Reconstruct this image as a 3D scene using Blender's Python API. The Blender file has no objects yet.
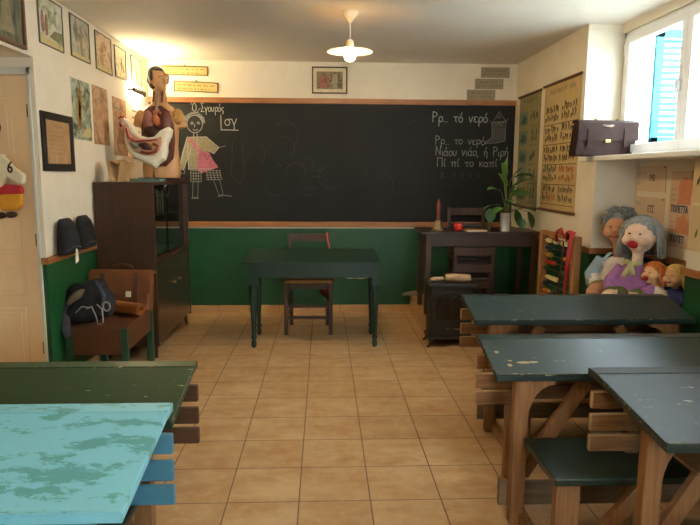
import bpy, bmesh, math, random
from mathutils import Vector, Matrix, Euler
random.seed(7)
SC = bpy.context.scene
COL = SC.collection
PI = math.pi
R = math.radians

# ------------------------------------------------------------------ materials
def lin(c):
    o = []
    for v in c[:3]:
        v = v / 255.0
        o.append(v / 12.92 if v <= .04045 else ((v + .055) / 1.055) ** 2.4)
    return (o[0], o[1], o[2], 1)

MATS = {}
def base(name):
    m = bpy.data.materials.new(name); m.use_nodes = True
    nt = m.node_tree; nt.nodes.clear()
    out = nt.nodes.new('ShaderNodeOutputMaterial')
    p = nt.nodes.new('ShaderNodeBsdfPrincipled')
    nt.links.new(p.outputs[0], out.inputs[0])
    return m, nt, p

def coords(nt, scale=(1, 1, 1), loc=(0, 0, 0)):
    tc = nt.nodes.new('ShaderNodeTexCoord'); mp = nt.nodes.new('ShaderNodeMapping')
    mp.inputs['Scale'].default_value = scale; mp.inputs['Location'].default_value = loc
    nt.links.new(tc.outputs['Object'], mp.inputs['Vector'])
    return mp.outputs[0]

def noise(nt, vec, scale, detail=4, rough=.6):
    n = nt.nodes.new('ShaderNodeTexNoise')
    n.inputs['Scale'].default_value = scale; n.inputs['Detail'].default_value = detail
    n.inputs['Roughness'].default_value = rough
    nt.links.new(vec, n.inputs['Vector'])
    return n.outputs['Fac']

def ramp(nt, fac, stops, interp='LINEAR'):
    r = nt.nodes.new('ShaderNodeValToRGB'); r.color_ramp.interpolation = interp
    e = r.color_ramp.elements
    while len(e) < len(stops): e.new(.5)
    for k, (p, c) in enumerate(stops):
        e[k].position = p; e[k].color = c
    nt.links.new(fac, r.inputs[0])
    return r.outputs['Color']

def mixc(nt, fac, a, b):
    m = nt.nodes.new('ShaderNodeMix'); m.data_type = 'RGBA'
    if isinstance(fac, float): m.inputs[0].default_value = fac
    else: nt.links.new(fac, m.inputs[0])
    for s, v in ((6, a), (7, b)):
        if isinstance(v, tuple): m.inputs[s].default_value = v
        else: nt.links.new(v, m.inputs[s])
    return m.outputs[2]

def bump(nt, p, fac, strength=.2, dist=.004):
    b = nt.nodes.new('ShaderNodeBump'); b.inputs['Strength'].default_value = strength
    b.inputs['Distance'].default_value = dist
    nt.links.new(fac, b.inputs['Height']); nt.links.new(b.outputs[0], p.inputs['Normal'])

def mat(name, c, rough=.6, var=.12, scale=12, metal=0, stretch=(1, 1, 1), bmp=0, spec=.5, coat=0):
    """one paint / cloth / metal colour with gentle mottling"""
    if name in MATS: return MATS[name]
    m, nt, p = base(name)
    a = lin(c)
    f = noise(nt, coords(nt, stretch), scale)
    lo = tuple(v * (1 - var) for v in a[:3]) + (1,); hi = tuple(min(1, v * (1 + var)) for v in a[:3]) + (1,)
    nt.links.new(ramp(nt, f, [(.3, lo), (.7, hi)]), p.inputs['Base Color'])
    p.inputs['Roughness'].default_value = rough; p.inputs['Metallic'].default_value = metal
    p.inputs['Specular IOR Level'].default_value = spec
    p.inputs['Coat Weight'].default_value = coat
    if bmp: bump(nt, p, f, bmp)
    MATS[name] = m
    return m

def wood(name, c1, c2, rough=.5, axis='x', scale=6, coat=0):
    if name in MATS: return MATS[name]
    m, nt, p = base(name)
    st = {'x': (.6, 9, 9), 'y': (9, .6, 9), 'z': (9, 9, .6)}[axis]
    f = noise(nt, coords(nt, st), scale, 6, .65)
    g = noise(nt, coords(nt), 2.5, 2)
    col = ramp(nt, f, [(.3, lin(c1)), (.7, lin(c2))])
    dk = tuple(v * .75 for v in lin(c1)[:3]) + (1,)
    nt.links.new(mixc(nt, ramp(nt, g, [(.45, (0, 0, 0, 1)), (.75, (.5, .5, .5, 1))]), col, dk), p.inputs['Base Color'])
    p.inputs['Roughness'].default_value = rough; p.inputs['Coat Weight'].default_value = coat
    p.inputs['Coat Roughness'].default_value = .25
    bump(nt, p, f, .15, .002)
    MATS[name] = m
    return m

def worn(name, paint, under, amount=.66, rough=.3, scale=7, streak=(1, 4, 4), second=None, second_amt=.55, bstr=.12, coat=0):
    """old gloss paint with bare patches and scratches"""
    if name in MATS: return MATS[name]
    m, nt, p = base(name)
    f = noise(nt, coords(nt, streak), scale, 8, .72)
    col = lin(paint)
    big = noise(nt, coords(nt, (1, 2.4, 2.4), (3, 1, 2)), 4.2, 9, .74)
    if second:
        s = ramp(nt, big, [(second_amt - .012, (0, 0, 0, 1)), (second_amt + .012, (1, 1, 1, 1))])
        col = mixc(nt, s, lin(paint), lin(second))
    else:
        col = mixc(nt, ramp(nt, big, [(.35, (0, 0, 0, 1)), (.7, (.35, .35, .35, 1))]), lin(paint), tuple(v * 1.35 for v in lin(paint)[:3]) + (1,))
    mask = ramp(nt, f, [(amount, (0, 0, 0, 1)), (amount + .02, (1, 1, 1, 1))])
    nt.links.new(mixc(nt, mask, col, lin(under)), p.inputs['Base Color'])
    r = noise(nt, coords(nt, (1, 3, 3)), 9, 5)
    rr = nt.nodes.new('ShaderNodeMapRange'); rr.inputs[3].default_value = rough - .04; rr.inputs[4].default_value = rough + .09
    nt.links.new(r, rr.inputs[0]); nt.links.new(rr.outputs[0], p.inputs['Roughness'])
    bump(nt, p, f, bstr, .001)
    MATS[name] = m
    return m

def artmat(name, stops, scale=6, dist=1.5, rough=.6, squash=(1, 1, 1)):
    """printed picture: soft colour areas"""
    if name in MATS: return MATS[name]
    m, nt, p = base(name)
    n = nt.nodes.new('ShaderNodeTexNoise'); n.inputs['Scale'].default_value = scale
    n.inputs['Detail'].default_value = 5; n.inputs['Distortion'].default_value = dist
    nt.links.new(coords(nt, squash, (random.random() * 9, 0, random.random() * 9)), n.inputs['Vector'])
    k = len(stops)
    nt.links.new(ramp(nt, n.outputs['Fac'], [(.3 + .4 * i / (k - 1), lin(c)) for i, c in enumerate(stops)]), p.inputs['Base Color'])
    p.inputs['Roughness'].default_value = rough
    MATS[name] = m
    return m

def emis(name, c, s):
    m = bpy.data.materials.new(name); m.use_nodes = True
    nt = m.node_tree; nt.nodes.clear()
    out = nt.nodes.new('ShaderNodeOutputMaterial'); e = nt.nodes.new('ShaderNodeEmission')
    e.inputs[0].default_value = lin(c); e.inputs[1].default_value = s
    nt.links.new(e.outputs[0], out.inputs[0])
    return m

def glassmat(name, tint=(245, 250, 250), ior=1.45):
    m = bpy.data.materials.new(name); m.use_nodes = True
    nt = m.node_tree; nt.nodes.clear()
    out = nt.nodes.new('ShaderNodeOutputMaterial')
    t = nt.nodes.new('ShaderNodeBsdfTransparent'); t.inputs[0].default_value = lin(tint)
    g = nt.nodes.new('ShaderNodeBsdfGlossy'); g.inputs['Roughness'].default_value = .02
    fr = nt.nodes.new('ShaderNodeFresnel'); fr.inputs[0].default_value = ior
    mx = nt.nodes.new('ShaderNodeMixShader')
    ge = nt.nodes.new('ShaderNodeNewGeometry'); su = nt.nodes.new('ShaderNodeMath'); su.operation = 'SUBTRACT'; su.inputs[0].default_value = 1
    mu = nt.nodes.new('ShaderNodeMath'); mu.operation = 'MULTIPLY'
    nt.links.new(ge.outputs['Backfacing'], su.inputs[1]); nt.links.new(su.outputs[0], mu.inputs[0]); nt.links.new(fr.outputs[0], mu.inputs[1])
    nt.links.new(mu.outputs[0], mx.inputs[0]); nt.links.new(t.outputs[0], mx.inputs[1]); nt.links.new(g.outputs[0], mx.inputs[2])
    nt.links.new(mx.outputs[0], out.inputs[0])
    return m

def tiles(name, T, ox, oy):
    m, nt, p = base(name)
    v = coords(nt, (1, 1, 1), (-ox, -oy, 0))
    b = nt.nodes.new('ShaderNodeTexBrick')
    b.offset = 0; b.squash = 1
    b.inputs['Scale'].default_value = 1; b.inputs['Brick Width'].default_value = T; b.inputs['Row Height'].default_value = T
    b.inputs['Mortar Size'].default_value = .0032; b.inputs['Mortar Smooth'].default_value = .1; b.inputs['Bias'].default_value = 0
    b.inputs['Color1'].default_value = lin((206, 172, 126)); b.inputs['Color2'].default_value = lin((190, 153, 108))
    b.inputs['Mortar'].default_value = lin((112, 84, 58))
    nt.links.new(v, b.inputs['Vector'])
    n1 = noise(nt, coords(nt, (1, 2.2, 1)), 3.2, 6, .62)
    n2 = noise(nt, coords(nt, (1, 1, 1)), 14, 4, .6)
    c = mixc(nt, ramp(nt, n1, [(.35, (0, 0, 0, 1)), (.7, (.95, .95, .95, 1))]), b.outputs['Color'], lin((176, 128, 78)))
    c = mixc(nt, ramp(nt, n2, [(.45, (0, 0, 0, 1)), (.75, (.45, .45, .45, 1))]), c, lin((214, 186, 142)))
    c2 = mixc(nt, b.outputs['Fac'], c, lin((112, 84, 58)))
    nt.links.new(c2, p.inputs['Base Color'])
    p.inputs['Roughness'].default_value = .42
    inv = nt.nodes.new('ShaderNodeMath'); inv.operation = 'SUBTRACT'; inv.inputs[0].default_value = 1
    nt.links.new(b.outputs['Fac'], inv.inputs[1])
    bump(nt, p, inv.outputs[0], .5, .002)
    return m

# ------------------------------------------------------------------ mesh builder
class MB:
    def __init__(s): s.bm = bmesh.new(); s.uvw = None
    def _faces(s, faces, mi):
        for f in faces: f.material_index = mi
    def box(s, x0, x1, y0, y1, z0, z1, mi=0, mtx=None):
        x0, x1 = min(x0, x1), max(x0, x1); y0, y1 = min(y0, y1), max(y0, y1)
        vs = [(x, y, z) for x in (x0, x1) for y in (y0, y1) for z in (z0, z1)]
        v = [s.bm.verts.new(mtx @ Vector(c) if mtx else c) for c in vs]
        for q in ((0, 1, 3, 2), (4, 6, 7, 5), (0, 4, 5, 1), (2, 3, 7, 6), (0, 2, 6, 4), (1, 5, 7, 3)):
            s.bm.faces.new([v[i] for i in q]).material_index = mi
        return s
    def cbox(s, c, size, rot=(0, 0, 0), mi=0):
        m = Matrix.Translation(c) @ Euler(rot).to_matrix().to_4x4()
        return s.box(-size[0] / 2, size[0] / 2, -size[1] / 2, size[1] / 2, -size[2] / 2, size[2] / 2, mi, m)
    def bar(s, p0, p1, w, h, mi=0, up=(0, 0, 1)):
        p0, p1 = Vector(p0), Vector(p1); d = (p1 - p0); L = d.length; d.normalize()
        u = Vector(up)
        if abs(d.dot(u)) > .98: u = Vector((0, 1, 0))
        a = d.cross(u).normalized(); b = a.cross(d).normalized()
        m = Matrix((a, d, b)).transposed().to_4x4(); m.translation = p0
        return s.box(-w / 2, w / 2, 0, L, -h / 2, h / 2, mi, m)
    def tube(s, pts, r, n=8, mi=0, cap=True, flat=1.0):
        pts = [Vector(p) for p in pts]
        rs = r if isinstance(r, (list, tuple)) else [r] * len(pts)
        rings = []; prev = None
        for i, p in enumerate(pts):
            d = (pts[min(i + 1, len(pts) - 1)] - pts[max(i - 1, 0)])
            if d.length < 1e-9: d = Vector((0, 0, 1))
            d.normalize()
            if prev is None:
                ref = Vector((0, 0, 1)) if abs(d.z) < .9 else Vector((0, 1, 0))
                a = d.cross(ref).normalized()
            else:
                a = (prev - d * prev.dot(d))
                a = a.normalized() if a.length > 1e-6 else d.orthogonal().normalized()
            prev = a; b = d.cross(a)
            rings.append([s.bm.verts.new(p + (a * math.cos(t) + b * math.sin(t) * flat) * rs[i]) for t in [2 * PI * k / n for k in range(n)]])
        for A, B in zip(rings, rings[1:]):
            for k in range(n):
                s.bm.faces.new((A[k], A[(k + 1) % n], B[(k + 1) % n], B[k])).material_index = mi
        if cap:
            s.bm.faces.new(rings[0][::-1]).material_index = mi; s.bm.faces.new(rings[-1]).material_index = mi
        return s
    def sph(s, c, r, mi=0, u=16, v=10, rot=None):
        if not isinstance(r, (tuple, list)): r = (r, r, r)
        m = Matrix.Translation(c) @ (Euler(rot).to_matrix().to_4x4() if rot else Matrix()) @ Matrix.Diagonal((r[0], r[1], r[2], 1))
        g = bmesh.ops.create_uvsphere(s.bm, u_segments=u, v_segments=v, radius=1, matrix=m)
        for vt in g['verts']:
            for f in vt.link_faces: f.material_index = mi
        return s
    def lathe(s, prof, c=(0, 0, 0), n=20, mi=0, mtx=None, cap=True):
        c = Vector(c); rings = []
        for r, z in prof:
            ring = []
            for k in range(n):
                t = 2 * PI * k / n
                q = Vector((r * math.cos(t), r * math.sin(t), z))
                if mtx: q = mtx @ q
                ring.append(s.bm.verts.new(q + c))
            rings.append(ring)
        for A, B in zip(rings, rings[1:]):
            for k in range(n):
                s.bm.faces.new((A[k], A[(k + 1) % n], B[(k + 1) % n], B[k])).material_index = mi
        if cap:
            s.bm.faces.new(rings[0][::-1]).material_index = mi; s.bm.faces.new(rings[-1]).material_index = mi
        return s
    def loft(s, rings, n=28, mi=0):
        """rings: (cx, cy, z, half x, half y, power)"""
        RR = []
        for cx, cy, z, a, b, pw in rings:
            ring = []
            for k in range(n):
                t = 2 * PI * k / n; ct, st = math.cos(t), math.sin(t)
                ring.append(s.bm.verts.new((cx + a * math.copysign(abs(ct) ** (2 / pw), ct), cy + b * math.copysign(abs(st) ** (2 / pw), st), z)))
            RR.append(ring)
        for A, B in zip(RR, RR[1:]):
            for k in range(n): s.bm.faces.new((A[k], A[(k + 1) % n], B[(k + 1) % n], B[k])).material_index = mi
        s.bm.faces.new(RR[0][::-1]).material_index = mi; s.bm.faces.new(RR[-1]).material_index = mi
        return s
    def prism(s, pts, fn, d0, d1, mi=0, mi2=None):
        """outline pts (u,v); fn(u,v,d)->xyz, extruded d0..d1"""
        A = [s.bm.verts.new(fn(u, v, d0)) for u, v in pts]; B = [s.bm.verts.new(fn(u, v, d1)) for u, v in pts]
        n = len(pts)
        s.bm.faces.new(A).material_index = mi; s.bm.faces.new(B[::-1]).material_index = mi if mi2 is None else mi2
        for k in range(n): s.bm.faces.new((A[k], B[k], B[(k + 1) % n], A[(k + 1) % n])).material_index = mi
        return s
    def stroke(s, pts, w, fn, d=0, mi=0):
        """flat line of width w through (u,v) points on the plane d"""
        for (u0, v0), (u1, v1) in zip(pts, pts[1:]):
            L = math.hypot(u1 - u0, v1 - v0)
            if L < 1e-6: continue
            du, dv = (u1 - u0) / L, (v1 - v0) / L; e = w * .35
            a = (u0 - du * e, v0 - dv * e); b = (u1 + du * e, v1 + dv * e); nx, ny = -dv * w / 2, du * w / 2
            q = [(a[0] + nx, a[1] + ny), (b[0] + nx, b[1] + ny), (b[0] - nx, b[1] - ny), (a[0] - nx, a[1] - ny)]
            s.bm.faces.new([s.bm.verts.new(fn(u, v, d)) for u, v in q[::-1]]).material_index = mi
        return s
    def poly(s, pts, fn, d=0, mi=0):
        s.bm.faces.new([s.bm.verts.new(fn(u, v, d)) for u, v in pts]).material_index = mi
        return s
    def leaf(s, p0, direction, L, W, droop=.4, mi=0, roll=0, n=7):
        """a pointed blade that bends down, with a folded midrib and real thickness"""
        d = Vector(direction).normalized(); p = Vector(p0)
        side = d.cross(Vector((0, 0, 1)))
        side = side.normalized() if side.length > .05 else Vector((1, 0, 0))
        side = Matrix.Rotation(roll, 3, d) @ side
        rows = []
        for i in range(n + 1):
            t = i / n; w = W / 2 * math.sin(PI * min(1, t * .93 + .07)) ** .8
            nrm = side.cross(d).normalized()
            c = p.copy()
            rows.append((c - side * w + nrm * w * .25, c, c + side * w + nrm * w * .25, nrm))
            d = (d + Vector((0, 0, -droop / n))).normalized(); p = p + d * L / n
        top = [[s.bm.verts.new(q) for q in r[:3]] for r in rows]
        bot = [[s.bm.verts.new(q - r[3] * .0012) for q in r[:3]] for r in rows]
        for a, b in zip(top, top[1:]):
            for k in (0, 1): s.bm.faces.new((a[k], a[k + 1], b[k + 1], b[k])).material_index = mi
        for a, b in zip(bot, bot[1:]):
            for k in (0, 1): s.bm.faces.new((a[k + 1], a[k], b[k], b[k + 1])).material_index = mi
        return s

def children_link(o, parent):
    COL.objects.link(o)
    if parent: o.parent = parent

def obj(name, m, mats, parent=None, smooth=None, bev=0, loc=None):
    me = m
    if isinstance(m, MB):
        bmesh.ops.recalc_face_normals(m.bm, faces=m.bm.faces)
        me = bpy.data.meshes.new(name); m.bm.to_mesh(me); m.bm.free()
    if not isinstance(mats, (list, tuple)): mats = [mats]
    for x in mats: me.materials.append(x)
    if smooth is not None:
        for p in me.polygons: p.use_smooth = True
        if smooth < 180: me.set_sharp_from_angle(angle=R(smooth))
    o = bpy.data.objects.new(name, me); children_link(o, parent)
    if loc: o.location = loc
    if bev:
        b = o.modifiers.new('bevel', 'BEVEL'); b.width = bev; b.segments = 2; b.limit_method = 'ANGLE'; b.angle_limit = R(40)
    return o

def flat(name, m, mats, parent=None):
    """marks that keep their winding"""
    me = bpy.data.meshes.new(name); m.bm.to_mesh(me); m.bm.free()
    return obj(name, me, mats, parent)

def fuse(m, voxel=.008, sm=3):
    """one continuous skin from overlapping shapes"""
    me = bpy.data.meshes.new('tmp'); bmesh.ops.recalc_face_normals(m.bm, faces=m.bm.faces); m.bm.to_mesh(me); m.bm.free()
    o = bpy.data.objects.new('tmp', me); COL.objects.link(o)
    r = o.modifiers.new('r', 'REMESH'); r.mode = 'VOXEL'; r.voxel_size = voxel
    s = o.modifiers.new('s', 'SMOOTH'); s.iterations = sm; s.factor = .5
    bpy.context.view_layer.update()
    ev = o.evaluated_get(bpy.context.evaluated_depsgraph_get())
    new = bpy.data.meshes.new_from_object(ev)
    bpy.data.objects.remove(o); bpy.data.meshes.remove(me)
    return new

def thing(name, label, cat, loc=(0, 0, 0), rz=0, group=None):
    o = bpy.data.objects.new(name, None); o.empty_display_size = .05; COL.objects.link(o)
    o.location = loc; o.rotation_euler = (0, 0, rz)
    return tag(o, label, cat, group)

def tag(o, label, cat, group=None):
    o['label'] = label; o['category'] = cat
    if group: o['group'] = group
    return o

def struct(name, m, mats, bev=0, parent=None, smooth=None):
    o = obj(name, m, mats, parent, smooth, bev)
    o['kind'] = 'structure'
    return o

# ------------------------------------------------------------------ palette
M_wall = mat('cream_plaster', (226, 216, 194), .85, .04, 5, bmp=.08)
M_ceil = mat('ceiling_plaster', (224, 217, 202), .9, .03, 3)
M_reveal = mat('white_plaster', (236, 234, 228), .8, .03, 5)
M_green = mat('green_wall_paint', (18, 76, 38), .45, .12, 6)
M_trim = wood('honey_wood', (140, 88, 44), (178, 120, 66), .45, 'x')
M_trimy = wood('honey_wood_along', (140, 88, 44), (178, 120, 66), .45, 'y')
M_tile = tiles('terracotta_tiles', .33333, .2167, 2.6633)
M_skirt = mat('tile_skirting', (196, 156, 106), .4, .12, 9)
M_board = mat('blackboard_slate', (27, 29, 27), .6, .3, 2.2, stretch=(1, 1, 1.6), spec=.25)
M_chalk = mat('chalk', (180, 182, 176), .95, .2, 60)
M_chalkg = mat('faint_chalk', (122, 124, 118), .95, .2, 60)
M_chalkf = mat('rubbed_chalk', (72, 74, 68), .95, .2, 40)
M_chalkp = mat('pink_chalk', (158, 92, 108), .95, .25, 70)
M_chalkt = mat('tan_chalk', (128, 122, 98), .95, .25, 70)
M_black = mat('black_frame', (26, 24, 22), .45, .1)
M_gold = mat('gilt_frame', (148, 120, 58), .4, .15, 30)
M_darkwood = wood('dark_walnut', (52, 30, 14), (78, 46, 24), .45, 'z', coat=.15)
M_darkwoodx = wood('dark_walnut_along', (44, 27, 17), (66, 42, 27), .4, 'x', coat=.2)
M_deskwood = wood('desk_oak', (112, 76, 44), (164, 118, 72), .55, 'x')
M_deskwoodz = wood('desk_oak_upright', (114, 78, 46), (166, 120, 74), .55, 'z')
M_greydesk = wood('grey_worn_oak', (104, 84, 62), (148, 122, 92), .7, 'x')
M_raw = wood('raw_edge_wood', (170, 134, 88), (206, 172, 122), .7, 'x')
M_top = worn('dark_green_desk_paint', (32, 52, 52), (170, 164, 140), .65, .30, 24, (.5, 2.2, 2.2), bstr=.04)
M_seat = worn('dark_green_seat_paint', (26, 44, 36), (120, 112, 88), .66, .36, 24, (.5, 2.2, 2.2), bstr=.04)
M_topL = worn('olive_green_desk_paint', (32, 62, 36), (176, 172, 132), .635, .36, 22, (.6, 2, 2), bstr=.04)
M_blue = worn('pale_blue_worn_paint', (132, 208, 228), (176, 226, 236), .68, .4, 18, (.5, 2, 2), second=(96, 170, 178), second_amt=.53, bstr=.04)
M_blueS = worn('blue_slat_paint', (74, 134, 162), (120, 172, 196), .70, .5, 8)
M_table = worn('bottle_green_table_paint', (18, 48, 38), (120, 126, 104), .65, .33, 20, bstr=.04)
M_metal = mat('steel', (170, 168, 160), .3, .08, 20, metal=1)
M_brass = mat('brass', (150, 124, 76), .3, .15, 20, metal=1)
M_white = mat('white_gloss', (240, 240, 238), .35, .02)
M_paper = mat('aged_paper', (214, 196, 158), .85, .12, 9)
M_paperw = mat('pale_paper', (226, 214, 190), .85, .06, 9)
M_kraft = mat('brown_paper', (170, 134, 92), .85, .18, 8)
M_ink = mat('dark_ink', (52, 42, 32), .8, .1)
M_red = mat('red_paint', (176, 30, 28), .35, .15)
M_skin = mat('model_skin', (206, 158, 108), .45, .08, 14)

# ------------------------------------------------------------------ the room
XL, XR, YB, ZC = -1.82, 2.05, 6.62, 2.67
XN = 2.32            # window plane
XL2 = 2.38           # back of the recess below the window
XP = 2.2             # near pier
YF = -2.2            # wall behind the camera
WZ = .925            # top of the green paint

struct('floor', MB().box(-3.0, 2.45, YF - .15, YB + .15, -.12, 0), M_tile)
struct('ceiling', MB().box(-3.0, 2.45, YF - .15, YB + .15, ZC, ZC + .12), M_ceil)
m = MB(); m.box(XL - .13, 2.45, YB, YB + .15, WZ, ZC); m.box(XL - .13, 2.45, YB, YB + .15, 0, WZ, 1)
struct('wall_back', m, [M_wall, M_green])
FX0, FX1, FZ0, FZ1 = .3, 1.9, 1.15, 2.35
m = MB(); m.box(-3.0, FX0, YF - .15, YF, 0, ZC); m.box(FX1, 2.45, YF - .15, YF, 0, ZC); m.box(FX0, FX1, YF - .15, YF, 0, FZ0); m.box(FX0, FX1, YF - .15, YF, FZ1, ZC)
struct('wall_front', m, M_wall)
YD = 4.05            # wall with the door, in the passage on the left
DX0, DX1 = -2.74, -1.852
def wall(name, parts):
    """each straight stretch of wall is an object: cream above, green paint below"""
    for x0, x1, y0, y1, z0, z1 in parts:
        m = MB()
        if z0 < WZ < z1: m.box(x0, x1, y0, y1, WZ, z1); m.box(x0, x1, y0, y1, z0, WZ, 1)
        else: m.box(x0, x1, y0, y1, z0, z1)
        struct(name, m, [M_wall, M_green])
wall('wall_left', [(XL - .13, XL, YD + .12, YB, 0, ZC), (DX1, XL, YD, YD + .12, 0, ZC), (XL - .13, XL, YF, YD, 2.226, ZC), (XL - .13, XL, YF, .9, 0, 2.226)])
m = MB(); m.box(-3.0, DX0, YD, YD + .12, 0, 2.226); m.box(DX0, DX1, YD, YD + .12, 2.165, 2.226)
m.box(-3.0, -2.9, .78, YD, 0, 2.226); m.box(-2.9, XL - .13, .78, .9, 0, 2.226)
m.box(-3.0, XL - .13, .78, YD + .12, 2.226, ZC)
struct('wall_passage', m, [M_wall, M_green])

# right wall: recess with dolls below a high window
ZS = 1.62
wall('wall_right', [(XR, 2.45, 4.85, YB, 0, ZC), (XR, 2.45, 4.58, 4.85, 0, ZS), (XL2, 2.45, 3.58, 4.58, 0, ZS), (XP, 2.45, YF, 3.58, 0, ZS), (XR, 2.45, YF, 2.3, ZS, ZC), (XN, 2.45, 2.3, 4.85, 2.6, ZC)])
struct('trim_1', MB().box(2.035, 2.45, 2.26, 4.87, ZS, 1.655), M_reveal, .006)      # window sill board
struct('trim_2', MB().box(XL, XR, YB - .03, YB, .945, 1.0), M_trim, .004)          # rails of the blackboard
struct('trim_3', MB().box(XL, XR, YB - .035, YB, 2.24, 2.295), M_trim, .004)
m = MB(); m.box(XL, XL + .022, YD, YB - .03, WZ - .01, WZ + .035); m.box(DX1 + .006, XL + .022, YD - .022, YD, WZ - .01, WZ + .035)
struct('trim_4', m, M_trimy, .003)
m = MB(); m.box(XR - .022, XR, 4.58 - .022, YB - .03, WZ - .01, WZ + .035); m.box(XR, XL2, 4.558, 4.58, WZ - .01, WZ + .035)
m.box(XL2 - .022, XL2, 3.58, 4.558, WZ - .01, WZ + .035)
m.box(XP - .022, XP, YF, 3.602, WZ - .01, WZ + .035); m.box(XP, XL2, 3.58, 3.602, WZ - .01, WZ + .035)
struct('trim_5', m, M_trimy, .003)
m = MB()
x = XL
while x < .955:
    m.box(x + .002, min(x + .331, .955), YB - .012, YB, 0, .08); x += .3333
struct('baseboard_back', m, M_skirt, .002)
m = MB(); y = YD
while y < YB - .02:
    m.box(XL, XL + .012, y + .002, min(y + .331, YB - .013), 0, .08); y += .3333
struct('baseboard_left', m, M_skirt, .002)
# tiled step at the back right
m = MB(); m.box(.955, XR - .001, 5.47, YB - .001, 0, .2)
struct('trim_6', m, M_tile, .004)

# blackboard
bb = thing('blackboard', 'wide black chalkboard covering the back wall with chalk writing', 'blackboard', (0, YB, 0))
obj('board_panel', MB().box(XL + .005, XR - .005, -.018, -.001, 1.0, 2.24), M_board, bb)
BD = -.0195
def bfn(u, v, d): return (u, BD - d, v)

# --- hand lettering: each letter is a few strokes in a box 1 high
def arc(cx, cy, rx, ry, a0, a1, n=9): return [(cx + rx * math.cos(R(a0 + (a1 - a0) * k / n)), cy + ry * math.sin(R(a0 + (a1 - a0) * k / n))) for k in range(n + 1)]
G = {
 'Ρ': (.6, [[(.1, 0), (.1, 1)], arc(.1, .75, .42, .25, 90, -90)]),
 'ρ': (.55, [[(.12, -.4), (.12, .3)], arc(.3, .28, .19, .26, 180, -180, 12)]),
 'τ': (.5, [[(.02, .5), (.45, .52)], [(.24, .5), (.22, .1), (.34, .02)]]),
 'ο': (.5, [arc(.24, .26, .2, .26, 0, 360, 12)]),
 'ό': (.5, [arc(.24, .26, .2, .26, 0, 360, 12), [(.24, .68), (.34, .92)]]),
 'ν': (.5, [[(.05, .52), (.2, 0), (.42, .55)]]),
 'ε': (.45, [arc(.24, .39, .18, .13, 40, 260), arc(.24, .13, .2, .13, 100, 330)]),
 'Ν': (.75, [[(.08, 0), (.1, .95), (.58, .05), (.6, 1)]]),
 'ι': (.25, [[(.1, .5), (.1, .08), (.2, .02)]]),
 'ί': (.28, [[(.1, .5), (.1, .08), (.2, .02)], [(.1, .68), (.2, .92)]]),
 'ά': (.6, [arc(.23, .26, .2, .26, 40, 320, 12), [(.46, .52), (.38, .1), (.52, .02)], [(.24, .68), (.34, .92)]]),
 'α': (.6, [arc(.23, .26, .2, .26, 40, 320, 12), [(.46, .52), (.38, .1), (.52, .02)]]),
 'υ': (.52, [[(.05, .5), (.07, .15), (.22, 0), (.38, .12), (.42, .52)]]),
 'π': (.62, [[(.0, .5), (.56, .52)], [(.15, .5), (.13, 0)], [(.42, .5), (.42, .05), (.5, .02)]]),
 'Π': (.75, [[(.1, 0), (.1, 1), (.62, 1), (.62, 0)]]),
 'κ': (.5, [[(.08, .55), (.08, 0)], [(.42, .52), (.1, .25), (.44, 0)]]),
 'ή': (.55, [[(.05, .5), (.1, .45), (.1, 0)], [(.1, .35), (.25, .52), (.42, .4), (.42, -.3)], [(.24, .68), (.34, .92)]]),
 'σ': (.6, [arc(.24, .25, .21, .25, 60, 420, 12), [(.3, .5), (.58, .52)]]),
 'ς': (.5, [[(.4, .5), (.15, .45), (.08, .2), (.35, .05), (.3, -.2), (.18, -.24)]]),
 'γ': (.52, [[(.02, .5), (.2, .05), (.2, -.35)], [(.42, .55), (.2, .05)]]),
 'Σ': (.65, [[(.55, 1), (.08, 1), (.34, .5), (.06, 0), (.58, 0)]]),
 'Ο': (.8, [arc(.36, .5, .3, .48, 0, 360, 14)]),
 'χ': (.5, [[(.05, .5), (.4, -.3)], [(.4, .52), (.05, -.3)]]),
 '.': (.25, [[(.08, 0), (.13, .03)]]),
 ',': (.25, [[(.1, .05), (.04, -.18)]]),
 "'": (.2, [[(.12, 1.05), (.06, .85)]]),
 'Ι': (.3, [[(.14, 0), (.14, 1)]]), 'Υ': (.65, [[(.05, 1), (.32, .5), (.6, 1)], [(.32, .5), (.32, 0)]]),
 'Θ': (.8, [arc(.36, .5, .3, .48, 0, 360, 14), [(.22, .5), (.5, .5)]]),
 'Ε': (.6, [[(.5, 1), (.1, 1), (.1, 0), (.5, 0)], [(.1, .5), (.42, .5)]]),
 'Τ': (.65, [[(.05, 1), (.6, 1)], [(.32, 1), (.32, 0)]]),
 'Α': (.7, [[(.05, 0), (.34, 1), (.62, 0)], [(.16, .38), (.52, .38)]]),
 '6': (.6, [[(.45, .95), (.15, .6), (.08, .28)], arc(.28, .25, .2, .25, 180, 540, 12)]),
 'α ': (.6, []), ' ': (.55, []),
}
def write(m, text, u, v, h, w, fn, d=0, mi=0, stretch=1.0, jit=.0):
    for ch in text:
        adv, strokes = G[ch]
        dv = random.uniform(-jit, jit)
        for st in strokes: m.stroke([(u + a * h * stretch, v + b * h + dv) for a, b in st], w, fn, d, mi)
        u += adv * h * stretch
    return u

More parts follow.
